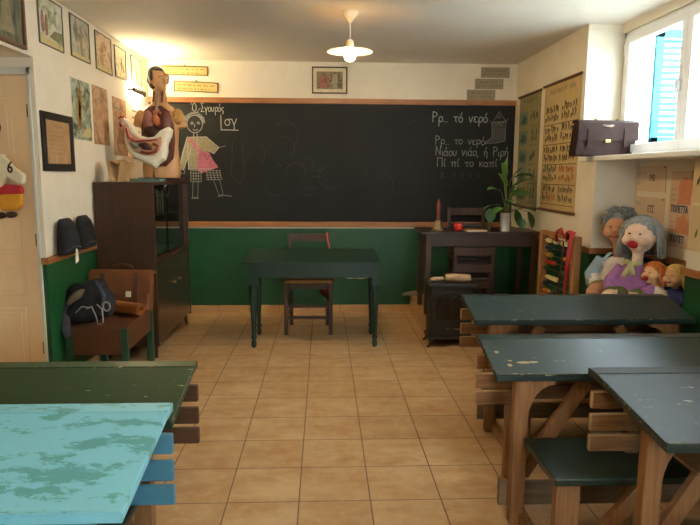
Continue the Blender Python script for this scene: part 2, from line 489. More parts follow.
m = MB()
write(m, "Ρρ.. τό νερό", 1.150, 2.068, .105, .0085, bfn, .0004, 0, 1.0, .004)
flat('chalk_writing', m, M_chalk, bb)
for tx, u, v, h, stx in (("Ρρ.. το νερό", 1.188, 1.832, .09, 1.05), ("Νιάου νιάο, ή Ριρή", 1.195, 1.712, .1, .90), ("Πί πί το καπί", 1.210, 1.598, .09, 1.12)):
    for wd_ in tx.split(' '):
        m = MB(); u = write(m, wd_, u, v, h, .0075, bfn, .0004, 0, stx, .004) + G[' '][0] * h * stx
        flat('chalk_writing', m, mat('soft_chalk', (148, 150, 144), .95, .2, 60), bb)
m = MB(); write(m, "χ. ι ι ι ι", 1.25, 1.49, .085, .008, bfn, .0004, 0, 1.3, .004)
flat('chalk_writing', m, M_chalkf, bb)
m = MB(); write(m, "'Ο Σγουρός", -1.385, 2.150, .086, .0075, bfn, .0004, 0, .76)
flat('chalk_writing', m, M_chalk, bb)
m = MB()
m.stroke([(-1.076, 2.116), (-1.076, 1.965), (-.9, 1.962)], .008, bfn, .0004)
flat('chalk_mark', m, M_chalk, bb); m = MB()
write(m, "σγ", -1.04, 2.01, .125, .0085, bfn, .0004)
flat('chalk_writing', m, M_chalk, bb)
# chalk boy: (px in photo) -> board metres
def bp(x, y): return (-1.451 + (x - 185.0) * .01085, 2.011 - (y - 125.0) * .0109)
def BP(l): return [bp(*q) for q in l]
cb = MB()
cb.poly(BP([(186.5, 136.5), (205, 136), (217, 146), (212, 152), (206, 149), (209, 166), (187, 167)]), bfn, .0003, 1)
cb.poly(BP([(186.5, 136.5), (181, 152), (178, 167), (182, 168), (187, 155)]), bfn, .0003, 1)
cb.poly(BP([(197, 152), (207, 150), (211, 158), (216, 165), (199, 171), (195, 166)]), bfn, .0006, 2)
cb.poly(BP([(187, 138), (190, 137), (203, 152), (199, 154)]), bfn, .0006, 2)
st = lambda pts, w=.007, mi=0, d=.0009: cb.stroke(BP(pts), w, bfn, d, mi)
head = [(194.3 + 7.4 * math.cos(t), 124 + 8.2 * math.sin(t)) for t in [2 * PI * k / 18 for k in range(19)]]
st(head)
for k in range(26):
    t = PI + PI * k / 25; r0, r1 = random.uniform(.75, .95), random.uniform(1.1, 1.3)
    st([(194 + 7.6 * r0 * math.cos(t), 121 + 7 * r0 * math.sin(t)), (194 + 8 * r1 * math.cos(t + .3), 121 + 7.2 * r1 * math.sin(t + .3))], .006)
st([(192, 110), (196, 114), (200, 109)]); st([(190.5, 123), (192, 122), (193, 123.5), (191.5, 124.5), (190.5, 123)]); st([(196.5, 122.5), (198, 121.8), (199.2, 123), (197.8, 124.2), (196.5, 122.5)])
st([(194.5, 124), (194, 127)]); st([(192.5, 129), (195, 130), (197, 129)])
st([(193, 132), (193, 136.5)]); st([(196, 132), (196.5, 136)])
st([(186.5, 136.5), (205, 136), (217, 146), (212, 152), (206, 149)]); st([(186.5, 136.5), (178, 167)]); st([(190, 148), (182, 168)]); st([(187, 142), (187, 167), (210, 166.5)])
for k in range(4): st([(196.5 + math.cos(t) * 1, 139 + 4 * k + math.sin(t) * 1) for t in (0, 1.6, 3.1, 4.7, 6.3)], .005)
st([(206, 149), (213, 147), (223, 144.5)], .004); st([(203, 152), (205, 158), (209, 152)], .005, 3)
for a0, a1 in (((189, 168), (199, 179)), ((204, 168), (217, 177))):     # checked shorts
    for k in range(5):
        u = a0[0] + (a1[0] - a0[0]) * k / 4
        st([(u, a0[1]), (u + (0 if a0[0] < 195 else 2), a1[1])], .004)
        v = a0[1] + (a1[1] - a0[1]) * k / 4
        st([(a0[0], v), (a1[0] + (0 if a0[0] < 195 else 1), v)], .004)
st([(191, 179), (190, 194), (195, 194), (196, 179)], .005, 4); st([(211, 178), (216, 192), (220, 191), (217, 178)], .005, 4)
st([(215, 193), (222, 192), (228, 193)], .008, 4); st([(189, 195), (196, 195)], .008, 4); st([(179, 165), (178, 171), (183, 171), (184, 165)], .005, 4)
flat('chalk_drawing', cb, [mat('drawing_chalk', (150, 152, 146), .95, .25, 60), M_chalkt, M_chalkp, M_ink, M_chalkg], bb)
# chalk tower / well on the right
def tp(x, y): return (1.860 + (x - 498) * .01085, 2.091 - (y - 120.) * .0109)
TW = MB()
tl = lambda pts, w=.006, mi=0: TW.stroke([tp(*q) for q in pts], w, bfn, .0009, mi)
TW.poly([tp(*q) for q in [(492, 123), (505, 122), (506, 140), (497, 142), (487, 143), (486, 140), (492, 137)]], bfn, .0004, 1)
tl([(499, 112), (493, 122), (506, 121), (499, 112)]); tl([(490, 121), (492, 123), (506, 122), (508, 119)]); tl([(492, 123), (493, 137), (485, 143)]); tl([(506, 122), (506, 140), (497, 142), (485, 143)])
tl([(497, 118), (499, 115), (501, 118), (497, 118)], .005); tl([(495, 126), (499, 123), (503, 126)], .005)
for k in range(6): tl([(495 + k * 2, 128), (495 + k * 2 - .4, 139)], .003)
flat('chalk_drawing', TW, [M_chalkg, M_chalkf], bb)
# faint rubbed-out marks
m = MB()
for k in range(16):
    cx, cy, r0 = random.uniform(-.8, 1.0), random.uniform(1.35, 2.05), random.uniform(.05, .13)
    a0 = random.uniform(0, 360)
    m = MB(); m.stroke(arc(cx, cy, r0, r0 * random.uniform(.6, 1.2), a0, a0 + random.uniform(60, 220), 10), .006, bfn, .0003)
    flat('chalk_smudge', m, mat('chalk_dust', (54, 56, 53), .95, .2, 30), bb)
m = MB()
m.stroke([(-.96, 1.85), (-.98, 1.5), (-.9, 1.4), (-.84, 1.5), (-.86, 1.8)], .006, bfn, .0003)
flat('chalk_smudge', m, mat('chalk_dust', (54, 56, 53), .95, .2, 30), bb)

# ------------------------------------------------------------------ door in the passage
d1 = struct('door_1', MB().box(DX0 + .03, DX1 - .016, YD + .03, YD + .07, .012, 2.12), mat('cream_door_paint', (238, 204, 158), .45, .05, 8, stretch=(1, 1, .3)), .003)
M_door = MATS['cream_door_paint']
m = MB(); m.box(DX0, DX0 + .03, YD - .012, YD + .1, 0, 2.15); m.box(DX1 - .016, DX1 + .004, YD - .012, YD + .1, 0, 2.165); m.box(DX0, DX1 + .004, YD - .012, YD + .1, 2.12, 2.165)
obj('door_frame', m, mat('pale_frame_paint', (206, 204, 190), .5, .05), d1, None, .003)
for z0, z1 in ((.12, .62), (.7, .9), (.98, 1.98)):
    for x0, x1 in ((DX0 + .12, -2.36), (-2.27, DX1 - .13)):
        m = MB(); m.box(x0, x1, YD + .018, YD + .031, z0, z1); m.box(x0 + .03, x1 - .03, YD + .012, YD + .02, z0 + .03, z1 - .03)
        obj('door_panel', m, M_door, d1, None, .006)
m = MB()
for z in (.35, 1.075, 1.9): m.tube([(DX1 - .02, YD + .005, z - .04), (DX1 - .02, YD + .005, z + .04)], .011, 10)
obj('door_hinge', m, M_brass, d1, 40)

# puppet in a clear bag hanging on the door
pu = thing('cloth_puppet', 'cloth puppet in white shirt and yellow shorts hanging on the cream door', 'puppet', (-2.055, YD + .012, 1.28))
pu.scale = (.88, .88, .95)
def pf(u, v, d): return (u, -d, v)
m = MB()
m.sph((-.06, -.05, .50), (.075, .045, .09)); m.tube([(-.05, -.045, .40), (-.03, -.04, .32)], .03, 10)
m.tube([(.04, -.04, .14), (.06, -.045, .02)], [.03, .02], 10); m.tube([(-.06, -.04, .14), (-.05, -.045, .02)], [.03, .02], 10)
m.tube([(.03, -.04, .33), (.11, -.04, .27), (.15, -.04, .21)], [.035, .03, .022], 10); m.tube([(-.1, -.04, .3), (-.2, -.04, .24), (-.24, -.04, .2)], [.035, .03, .022], 10)
obj('body', fuse(m, .007), mat('puppet_cloth', (196, 150, 98), .9), pu, 180)
m = MB()
m.prism([(-.14, .31), (-.05, .36), (.03, .365), (.09, .31), (.175, .22), (.165, .17), (.12, .165), (.05, .21), (.02, .145), (-.18, .1), (-.2, .2)], pf, .014, .075)
obj('shirt', m, mat('puppet_white_shirt', (226, 212, 178), .9, .06), pu, None, .014)
m = MB(); write(m, '6', .062, .245, .07, .011, pf, .0765); write(m, 'α', -.085, .15, .10, .012, pf, .0765)
flat('shirt_lettering', m, M_ink, pu)
obj('sash', MB().prism([(-.15, .12), (.03, .165), (.14, .155), (.15, .1), (.02, .09), (-.14, .07)], pf, .012, .07), mat('puppet_red_sash', (188, 44, 52), .85), pu, None, .012)
obj('shorts', MB().prism([(-.05, .11), (.14, .11), (.135, .02), (.1, -.01), (-.01, -.015)], pf, .012, .068), mat('puppet_yellow_shorts', (212, 148, 38), .85), pu, None, .012)
m = MB(); m.sph((.055, -.05, -.04), (.04, .045, .022)); m.sph((-.02, -.05, -.045), (.035, .045, .022)); obj('shoe', m, mat('puppet_shoe', (72, 52, 34), .8), pu, 180)
m = MB(); m.sph((-.06, -.045, .54), (.085, .04, .07)); obj('hair', m, mat('puppet_hair', (86, 56, 34), .9, .3, 40, bmp=.6), pu, 180)
m = MB(); m.tube([(-.05, -.03, .6), (0, -.012, .70)], .003, 6); m.sph((0, -.008, .70), .008); obj('hanging_cord', m, M_metal, pu)
m = MB(); m.sph((.0, -.096, .525), .006); m.sph((-.075, -.096, .515), .006); obj('eye', m, M_ink, pu)

# ------------------------------------------------------------------ pictures on the walls
def art_faces(m, w, h, d, figures, mi0=2):
    for pts, mi in figures: m.prism([(u * w, v * h) for u, v in pts], lambda u, v, dd: (u, -dd, v), d, d + .0007, mi)

def poster(name, label, cat, wall, along, zc, w, h, art, border=None, fig=(), figm=(), group=None, thick=.006, bw=.012, tilt=0, framed=None, glass=False):
    if wall == 'left': loc, rz = (XL, along, zc), PI / 2
    elif wall == 'right': loc, rz = (XR, along, zc), -PI / 2
    elif wall == 'niche': loc, rz = (XN, along, zc), -PI / 2
    else: loc, rz = (along, YB, zc), 0
    t = thing(name, label, cat, loc, rz, group)
    if tilt: t.rotation_euler = (tilt, 0, rz)
    if framed:
        m = MB(); f = bw
        m.box(-w / 2, w / 2, -thick, -.001, h / 2 - f, h / 2); m.box(-w / 2, w / 2, -thick, -.001, -h / 2, -h / 2 + f)
        m.box(-w / 2, -w / 2 + f, -thick, -.001, -h / 2 + f, h / 2 - f); m.box(w / 2 - f, w / 2, -thick, -.001, -h / 2 + f, h / 2 - f)
        obj('frame', m, framed, t, None, .002)
        iw, ih, d = w / 2 - f, h / 2 - f, thick * .5
        m = MB(); m.box(-iw, iw, -d, -.001, -ih, ih)
    else:
        iw, ih, d = w / 2, h / 2, thick
        m = MB(); m.box(-iw, iw, -d, -.001, -ih, ih)
    mats = [border or art]
    obj('mount' if border else 'picture', m, mats, t)
    if border:
        b = bw if not framed else .035
        pm = MB(); pm.box(-iw + b, iw - b, -d - .001, -d, -ih + b, ih - b); s = d + .001
    else: pm, b, s = None, 0, d
    if pm: obj('picture', pm, art, t)
    if fig:
        fm = MB(); art_faces(fm, (iw - b) * 2, (ih - b) * 2, s + .0003, fig); obj('printed_figure', fm, list(figm), t)
    return t

A_field = artmat('print_meadow', [(120, 128, 88), (176, 176, 150), (208, 206, 190), (164, 150, 116)], 7)
A_grey = artmat('print_grey', [(98, 92, 74), (150, 144, 122), (186, 180, 158), (122, 108, 82)], 8)
A_tan = artmat('print_tan', [(126, 92, 62), (178, 140, 104), (204, 176, 140), (150, 110, 78)], 8)
A_pale = artmat('print_pale', [(180, 166, 120), (216, 204, 160), (234, 226, 196), (160, 150, 90)], 8)
A_leaf = artmat('print_leaf', [(46, 58, 44), (98, 112, 88), (168, 178, 160), (70, 84, 58)], 7)
A_dark = artmat('print_dark', [(44, 50, 44), (84, 88, 74), (120, 118, 94), (60, 58, 46)], 5, squash=(1.6, 1, .5))
A_brown = artmat('print_brown', [(132, 96, 66), (168, 128, 92), (192, 156, 118), (146, 106, 74)], 6)
C_fig = [artmat('print_brick', [(104, 76, 60), (140, 98, 76), (160, 130, 100)], 30), artmat('print_olive', [(84, 92, 54), (116, 118, 72), (150, 148, 104)], 26), artmat('print_ochre', [(104, 82, 46), (150, 120, 66), (176, 150, 92)], 24), artmat('print_slate', [(84, 86, 78), (120, 118, 106), (150, 146, 130)], 30), artmat('print_yellow', [(176, 160, 100), (200, 184, 126), (184, 166, 112)], 20)]
P_frame = mat('thin_grey_frame', (92, 92, 78), .5)
def person_fig(x, y, s, mi): return ([(x - .05 * s, y), (x - .08 * s, y + .25 * s), (x - .05 * s, y + .42 * s), (x - .03 * s, y + .5 * s), (x + .03 * s, y + .5 * s), (x + .06 * s, y + .4 * s), (x + .08 * s, y + .2 * s), (x + .05 * s, y)], mi)
GP = 'row of framed school prints high on the left wall'
poster('wall_print', 'leftmost print of the upper left-wall row, two brown figures in a green meadow', 'picture', 'left', 4.33, 2.49, .37, .31, A_field, None,
       [person_fig(-.36, -.25, .9, 0), person_fig(-.2, -.3, .9, 0), ([(-.5, -.5), (.5, -.5), (.5, -.4), (-.5, -.3)], 4), ([(-.1, -.3), (.5, -.38), (.5, -.1), (.15, -.12)], 1), ([(.2, .3), (.24, .26), (.3, .33), (.24, .32)], 3)], C_fig, GP, .012, .008, framed=P_frame)
poster('wall_print', 'grey-toned print second in the upper row, pale standing figures on an ochre field', 'picture', 'left', 4.825, 2.495, .36, .30, A_grey, None,
       [person_fig(-.2, -.1, 1.0, 3), person_fig(.05, -.28, .8, 2), ([(-.5, -.5), (.5, -.5), (.5, -.42), (-.5, -.4)], 4)], C_fig, GP, .012, .008, framed=P_frame)
poster('wall_print', 'tan-brown faded print third in the upper row, above the brown torn paper', 'picture', 'left', 5.315, 2.485, .37, .30, A_tan, None,
       [person_fig(-.1, -.35, .9, 2), ([(-.5, -.5), (.5, -.5), (.5, -.4), (-.5, -.4)], 4)], C_fig, GP, .012, .008, framed=P_frame)
poster('wall_print', 'pale yellow-green print fourth in the upper row, beside the black wall lamp', 'picture', 'left', 5.735, 2.48, .30, .27, A_pale, None,
       [person_fig(.1, -.2, .8, 1), person_fig(.25, -.3, .6, 2)], C_fig, GP, .012, .008, framed=P_frame)
poster('wall_print', 'washed-out print nearest the back corner in the upper row, over the wall lamp', 'picture', 'left', 6.2, 2.485, .31, .26, A_pale, None,
       [person_fig(0, -.35, .8, 2)], C_fig, GP, .012, .008, framed=P_frame)
GQ = 'paper sheets pinned below on the left wall'
poster('wall_poster', 'green and ochre botanical poster pinned above the black-framed certificate', 'poster', 'left', 4.79, 1.975, .38, .46, A_leaf, M_paperw,
       [([(-.3, -.1), (-.22, .3), (-.05, .42), (.05, .3), (.02, 0), (-.1, -.35), (-.25, -.35)], 2), ([(-.2, -.1), (-.12, .25), (-.05, .1), (-.12, -.25)], 0), ([(-.1, -.45), (.4, -.45), (.4, -.25), (.1, -.32)], 4), ([(.1, -.1), (.4, .1), (.42, .3), (.2, .1)], 1)], C_fig, GQ, .003, .012)
poster('wall_poster', 'plain brown stained paper sheet pinned beside the green botanical poster', 'poster', 'left', 5.19, 1.97, .34, .46, A_brown, None, (), (), GQ, .004)
poster('wall_poster', 'narrow pinkish-brown paper sheet pinned behind the white hen model', 'poster', 'left', 5.66, 1.915, .36, .50, A_brown, None,
       [([(-.3, -.3), (.3, -.3), (.3, -.1), (-.1, 0)], 0), ([(-.4, .3), (.3, .3), (.3, .33), (-.4, .33)], 3)], C_fig, GQ, .004)
m_lines = [([(-.4, .36 - k * .1), (.35 - (k % 3) * .1, .36 - k * .1), (.35 - (k % 3) * .1, .385 - k * .1), (-.4, .385 - k * .1)], 3) for k in range(8)]
poster('wall_poster', 'cream lined sheet pinned on the left wall behind the anatomical torso', 'poster', 'left', 6.13, 1.86, .30, .64, M_paperw, None, m_lines, C_fig, GQ, .004)
poster('framed_certificate', 'aged brown certificate in a thick black frame on the left wall', 'picture', 'left', 4.325, 1.713, .485, .385, M_kraft, None,
       [([(-.15, .36), (.2, .36), (.2, .39), (-.15, .39)], 0)] + [([(-.36, .24 - .1 * k), (.34 - .08 * (k % 2), .24 - .1 * k), (.34 - .08 * (k % 2), .255 - .1 * k), (-.36, .255 - .1 * k)], 0) for k in range(6)], [mat('faded_ink', (150, 116, 78), .8)], None, .02, .05, framed=M_black)
poster('framed_painting', 'large dark painting of a pale robed figure above the door passage', 'picture', 'left', 3.66, 2.475, .53, .46, A_dark, None,
       [([(-.22, -.42), (-.12, .1), (-.1, .45), (.12, .45), (.2, .1), (.3, -.4)], 0), ([(-.05, .0), (.05, .4), (.0, -.35)], 1)], [mat('painted_robe', (134, 126, 96), .6, .3, 20), mat('painted_fold', (96, 88, 66), .6)], None, .03, .022, framed=wood('brown_moulding', (84, 54, 32), (112, 74, 44), .4))
poster('framed_picture', 'small framed colour print of seated people, alone above the blackboard', 'picture', 'back', .063, 2.483, .372, .275, artmat('print_group', [(62, 50, 34), (110, 92, 64), (150, 134, 102), (88, 78, 58)], 22), mat('cream_mount', (214, 200, 164), .8),
       [person_fig(-.3, -.45, 1.5, 0), person_fig(-.12, -.45, 1.3, 0), person_fig(.2, -.45, 1.6, 1), person_fig(.36, -.45, 1.1, 2)], [artmat('print_rose', [(110, 70, 56), (156, 96, 84), (170, 124, 104)], 40), artmat('print_stone', [(120, 110, 86), (160, 148, 118), (176, 164, 134)], 40), artmat('print_moss', [(66, 60, 40), (104, 98, 68), (128, 120, 90)], 40)], None, .02, .014, framed=mat('dark_bronze_frame', (66, 52, 30), .4))
# gold plaques
def scribble(m, u0, u1, v, h, w, d, mi=0, gap=.12):
    """a line of illegible script"""
    u = u0
    while u < u1:
        n = random.randint(3, 7); pts = []
        for k in range(n):
            pts.append((u, v + (h if k % 2 else 0) * random.uniform(.5, 1))); u += h * random.uniform(.3, .55)
            if u > u1: break
        m.stroke(pts, w, lambda a, b, dd: (a, -dd, b), d, mi); u += h * gap * 5
for lab, x, z, w, h, tl_, k in (('upper of two gold plaques with dark script, above the blackboard', -1.435, 2.562, .47, .092, -.012, 0), ('lower of two gold plaques with dark script, just over the blackboard rail', -1.325, 2.40, .455, .102, -.035, 1)):
    t = thing('gold_plaque', lab, 'plaque', (x, YB, z), 0, 'gold script plaques')
    t.rotation_euler = (0, -tl_, 0)
    obj('plate', MB().box(-w / 2, w / 2, -.012, -.001, -h / 2, h / 2), mat('gilded_plate', (196, 172, 104), .45, .12, 10), t, None, .002)
    m = MB(); f = .008
    m.box(-w / 2, w / 2, -.018, -.001, h / 2 - f, h / 2); m.box(-w / 2, w / 2, -.018, -.001, -h / 2, -h / 2 + f); m.box(-w / 2, -w / 2 + f, -.018, -.001, -h / 2, h / 2); m.box(w / 2 - f, w / 2, -.018, -.001, -h / 2, h / 2)
    obj('frame', m, mat('dull_bronze', (96, 76, 40), .4), t)
    m = MB(); scribble(m, -w * .42, w * .42, .006, .02, .0035, .0125); scribble(m, -w * (.32 if k == 0 else .42), w * .3, -.03, .017, .0035, .0125)
    flat('script', m, M_ink, t)
    m = MB(); m.sph((0, -.008, h / 2 + .01), .008); obj('hook', m, M_brass, t)
for lab, x, z in (('topmost of three grey lettered strips, right end of the back wall', 1.817, 2.583), ('middle one of three grey lettered strips above the blackboard', 1.755, 2.465), ('lowest of three grey lettered strips, touching the blackboard rail', 1.672, 2.352)):
    t = thing('paper_strip', lab, 'sign', (x, YB, z), 0, 'grey lettered strips')
    obj('strip', MB().box(-.152, .152, -.006, -.001, -.053, .053), mat('grey_strip', (150, 140, 114), .8, .1, 14), t)
    m = MB(); scribble(m, -.1, .12, .012, .018, .003, .0064); scribble(m, -.13, .13, -.026, .018, .003, .0064)
    flat('script', m, mat('grey_ink', (96, 88, 68), .8), t)
t = tag(obj('wall_bracket', MB().box(1.985, 2.03, YB - .02, YB, 2.50, 2.515), M_wall, None, None, .003), 'tiny cream bracket beside the grey strips in the back right corner', 'bracket')

# school charts on the right wall
def chart(label, yc, w, zt, zb, sheet, kind):
    t = thing('wall_chart', label, 'chart', (XR, yc, zb), -PI / 2, 'hanging school charts on the right wall')
    h = zt - zb
    obj('sheet', MB().box(-w / 2, w / 2, -.008, -.004, .02, h - .02), sheet, t)
    for z in (.012, h - .012):
        m = MB(); m.tube([(-w / 2 - .015, -.014, z), (w / 2 + .015, -.014, z)], .013, 10); obj('rod', m, wood('chart_rod', (96, 60, 32), (128, 84, 48), .5), t, 40)
    f = lambda u, v, d: (u, -d, v)
    m = MB()
    if kind == 0:
        rows = 5
        for r in range(rows):
            z0 = .06 + (h - .2) * r / rows; z1 = z0 + (h - .2) / rows - .035
            m.prism([(-w * .46, z0 + .02), (-w * .06, z0 + .02), (-w * .06, z1), (-w * .46, z1)], f, .0081, .0086, 1 if r != 0 else 3)
            m.prism([(-w * .42, z0 + .05), (-w * .2, z0 + .03), (-w * .1, z0 + .07), (-w * .14, z1 - .05), (-w * .3, z1 - .03)], f, .0086, .009, 2)
            for k in range(6):
                a, b = random.uniform(.06, .36) * w, random.uniform(z0 + .03, z1 - .05)
                m.prism([(a, b), (a + .03, b + .01), (a + .034, b + .05), (a + .01, b + .06)], f, .0081, .0087, 2 if k % 2 else 0)
            scribble(m, .05 * w, .45 * w, z0, .015, .004, .0088, 0)
        scribble(m, -w * .3, w * .35, h - .085, .035, .006, .0088, 0)
    else:
        rows = 5
        scribble(m, -w * .34, w * .4, h - .10, .05, .008, .0088, 3, .06)
        for r in range(rows):
            z0 = .08 + (h - .26) * r / rows; dz = (h - .26) / rows
            m.stroke([(-w * .48, z0 - .012), (w * .48, z0 - .012)], .006, f, .0088, 0)
            for half in (0, 1):
                u0 = -w * .44 + half * w * .48
                for line in (0, 1):
                    for k in range(7):
                        a = u0 + k * w * .058; b = z0 + .02 + line * dz * .42
                        redrow = (r == 1 and half == 1) or (r == 0 and half == 0 and line == 0 and k > 2)
                        hh = dz * random.uniform(.16, .36); a += random.uniform(-.012, .012); b += random.uniform(-.008, .012)
                        m.stroke([(a, b), (a + .012, b + hh * .6), (a + .004, b + hh), (a + .024, b + hh * .8), (a + .026, b + .01)], .0125, f, .0088, 1 if redrow else (2 if random.random() < .12 else 0))
    flat('printed_figure', m, [mat('chart_ink', (92, 76, 50), .8), mat('chart_red' if kind else 'chart_blue_green', (178, 92, 54) if kind else (104, 128, 116), .8), mat('chart_green', (70, 88, 74), .8), mat('chart_faded_ink', (118, 110, 80), .8)], t)
chart('olive school chart of blue-green pictures on the right wall, nearer the blackboard', 6.13, .62, 2.315, 1.175, mat('chart_olive_paper', (146, 136, 96), .8, .12, 6), 0)
chart('yellowed school chart of small inked and red figures, nearer the window', 5.315, .80, 2.325, 1.185, mat('chart_yellow_paper', (194, 168, 116), .8, .1, 6), 1)

# sheets in the recess below the window
def niche_sheet(label, yc, zc, w, h, word):
    t = thing('wall_poster', label, 'poster', (XL2, yc, zc), -PI / 2, 'two lettered sheets in the recess')
    obj('sheet', MB().box(-w / 2, w / 2, -.005, -.001, -h / 2, h / 2), mat('pinkish_sheet', (214, 190, 160), .8, .06, 6), t)
    f = lambda u, v, d: (u, -d, v); m = MB()
    write(m, word, -.0, -.015, .045, .007, f, .0055)
    scribble(m, -w * .4, -w * .1, .03, .03, .003, .0055, 1); scribble(m, -w * .4, -w * .2, -.04, .03, .003, .0055, 1)
    flat('lettering', m, [M_ink, mat('pencil', (150, 130, 110), .8)], t)
    m = MB()
    for a in (-1, 1): m.sph((a * w * .46, -.006, h * .44), .006, 0, 8, 6)
    obj('pin', m, M_brass, t)
niche_sheet('upper beige lettered sheet on the recess wall under the window sill', 4.40, 1.489, .43, .185, 'ΙΥΘ')
niche_sheet('lower beige lettered sheet behind the grey-haired dolls', 4.395, 1.264, .44, .185, 'ΕΤΣ')
t = thing('wall_poster', 'tall poster of orange shapes over bold blue words in the recess', 'poster', (XL2, 3.965, 1.295), -PI / 2)
obj('sheet', MB().box(-.15, .15, -.005, -.001, -.26, .25), mat('rose_sheet', (216, 186, 158), .8, .06, 6), t)
m = MB(); f = lambda u, v, d: (u, -d, v)
m.poly(arc(.03, .13, .085, .075, 0, 350, 20), f, .0056, 1); m.poly([(-.06, .02), (-.03, .03), (.1, .03), (.08, .1), (-.04, .1)], f, .0054, 1)
m.poly([(-.06, -.16), (.1, -.17), (.09, -.07), (.05, -.06), (.04, -.02), (.0, -.05), (-.05, -.06)], f, .0056, 1)
mw = MB(); write(mw, 'ΠΟΠΕΤΤΑ', -.125, -.025, .042, .009, f, .006, 0, .95); flat('lettering', mw, mat('blue_print', (78, 100, 134), .8), t)
mw = MB(); write(mw, 'ΠΠΟΤΕΤ', -.125, -.225, .042, .009, f, .006, 0, 1.0); flat('lettering', mw, MATS['blue_print'], t)
for k in range(4): m.stroke([(-.13, .02 + k * .035), (-.08, .02 + k * .035)], .008, f, .0054, 2); m.stroke([(-.13, -.17 + k * .025), (-.08, -.17 + k * .025)], .006, f, .0054, 2)
flat('printed_figure', m, [MATS['blue_print'], mat('orange_print', (216, 146, 110), .8), mat('grey_print', (184, 164, 148), .8)], t)
for lab, zc in (('upper cream leaf poster on the near pier beside the recess', 1.49), ('lower cream leaf poster on the near pier above the green paint', 1.205)):
    t = thing('wall_poster', lab, 'poster', (XP, 3.405, zc), -PI / 2, 'leaf posters on the near pier')
    obj('sheet', MB().box(-.16, .16, -.006, -.001, -.135, .135), mat('cream_sheet', (216, 190, 146), .8, .06, 6), t)
    m = MB()
    for k in range(9):
        a = random.uniform(-.13, .1); b = random.uniform(-.1, .08); an = random.uniform(.4, 1.2)
        m.poly([(a, b), (a + .03 * math.cos(an) - .008, b + .03 * math.sin(an) + .008), (a + .07 * math.cos(an), b + .07 * math.sin(an)), (a + .03 * math.cos(an) + .01, b + .03 * math.sin(an) - .01)], f, .0066 + k * .0001, k % 2 if k != 1 else 2)
    flat('printed_figure', m, [mat('leaf_print', (96, 104, 62), .8), mat('leaf_print_dark', (70, 62, 40), .8), mat('red_print', (176, 58, 48), .8)], t)

# ------------------------------------------------------------------ window with the view outside
w1 = bpy.data.objects.new('window_1', None); COL.objects.link(w1); w1['kind'] = 'structure'
M_pvc = mat('white_window_plastic', (238, 238, 236), .3, .02)
M_glass = glassmat('window_glass')
WY0, WY1, WZ0, WZ1 = 2.3, 4.85, 1.655, 2.6
m = MB(); a, b = 2.34, 2.42
m.box(a, b, WY0, WY1, WZ0, WZ0 + .045); m.box(a, b, WY0, WY1, WZ1 - .045, WZ1); m.box(a, b, WY0, WY0 + .05, WZ0, WZ1); m.box(a, b, WY1 - .05, WY1, WZ0, WZ1)
obj('window_frame', m, M_pvc, w1, None, .004)
ns = 3; sw = (WY1 - WY0 - .1) / ns
for k in range(ns):
    y1 = WY1 - .05 - k * sw; y0 = y1 - sw; z0, z1 = WZ0 + .03, WZ1 - .03; e = .062
    m = MB(); c, dd = 2.325, 2.39
    m.box(c, dd, y0, y1, z0, z0 + e); m.box(c, dd, y0, y1, z1 - e, z1); m.box(c, dd, y0, y0 + e, z0 + e, z1 - e); m.box(c, dd, y1 - e, y1, z0 + e, z1 - e)
    s = obj('sash', m, M_pvc, w1, None, .005)
    g = obj('pane', MB().box(2.353, 2.359, y0 + e, y1 - e, z0 + e, z1 - e), M_glass, s)
    m = MB(); q = .006; c2 = 2.3245
    yy0, yy1, zz0, zz1 = y0 + e - .004, y1 - e + .004, z0 + e - .004, z1 - e + .004
    m.box(2.348, 2.352, yy0, yy1, zz0, zz0 + q); m.box(2.348, 2.352, yy0, yy1, zz1 - q, zz1); m.box(2.348, 2.352, yy0, yy0 + q, zz0, zz1); m.box(2.348, 2.352, yy1 - q, yy1, zz0, zz1)
    obj('gasket', m, mat('grey_gasket', (70, 74, 78), .6), s)
    m = MB()
    if k % 2 == 0:
        m.box(2.30, 2.325, y0 + .018, y0 + .042, 2.06, 2.14); m.bar((2.295, y0 + .03, 2.13), (2.288, y0 + .03, 2.0), .018, .012)
        obj('handle', m, mat('handle_metal', (196, 198, 200), .3, .05, metal=.6), s, None, .003)
        m = MB(); m.tube([(2.322, y1 - .004, z1 - .14), (2.322, y1 - .004, z1 - .06)], .009, 10); m.tube([(2.322, y1 - .004, z0 + .06), (2.322, y1 - .004, z0 + .14)], .009, 10)
        obj('hinge', m, M_pvc, s, 40)
w2 = bpy.data.objects.new('added_window', None); COL.objects.link(w2); w2['kind'] = 'structure'  # unseen window added behind the camera to bring daylight onto frontal faces
m = MB(); a, b = YF - .12, YF - .06
m.box(FX0, FX1, a, b, FZ0, FZ0 + .06); m.box(FX0, FX1, a, b, FZ1 - .06, FZ1); m.box(FX0, FX0 + .06, a, b, FZ0 + .06, FZ1 - .06); m.box(FX1 - .06, FX1, a, b, FZ0 + .06, FZ1 - .06); m.box(1.07, 1.13, a, b, FZ0 + .06, FZ1 - .06)
obj('window_frame', m, M_pvc, w2, None, .004)
for x0, x1 in ((FX0 + .06, 1.07), (1.13, FX1 - .06)): obj('pane', MB().box(x0, x1, YF - .094, YF - .088, FZ0 + .06, FZ1 - .06), M_glass, w2)
M_teal = mat('turquoise_shutter_paint', (30, 136, 156), .5, .08)
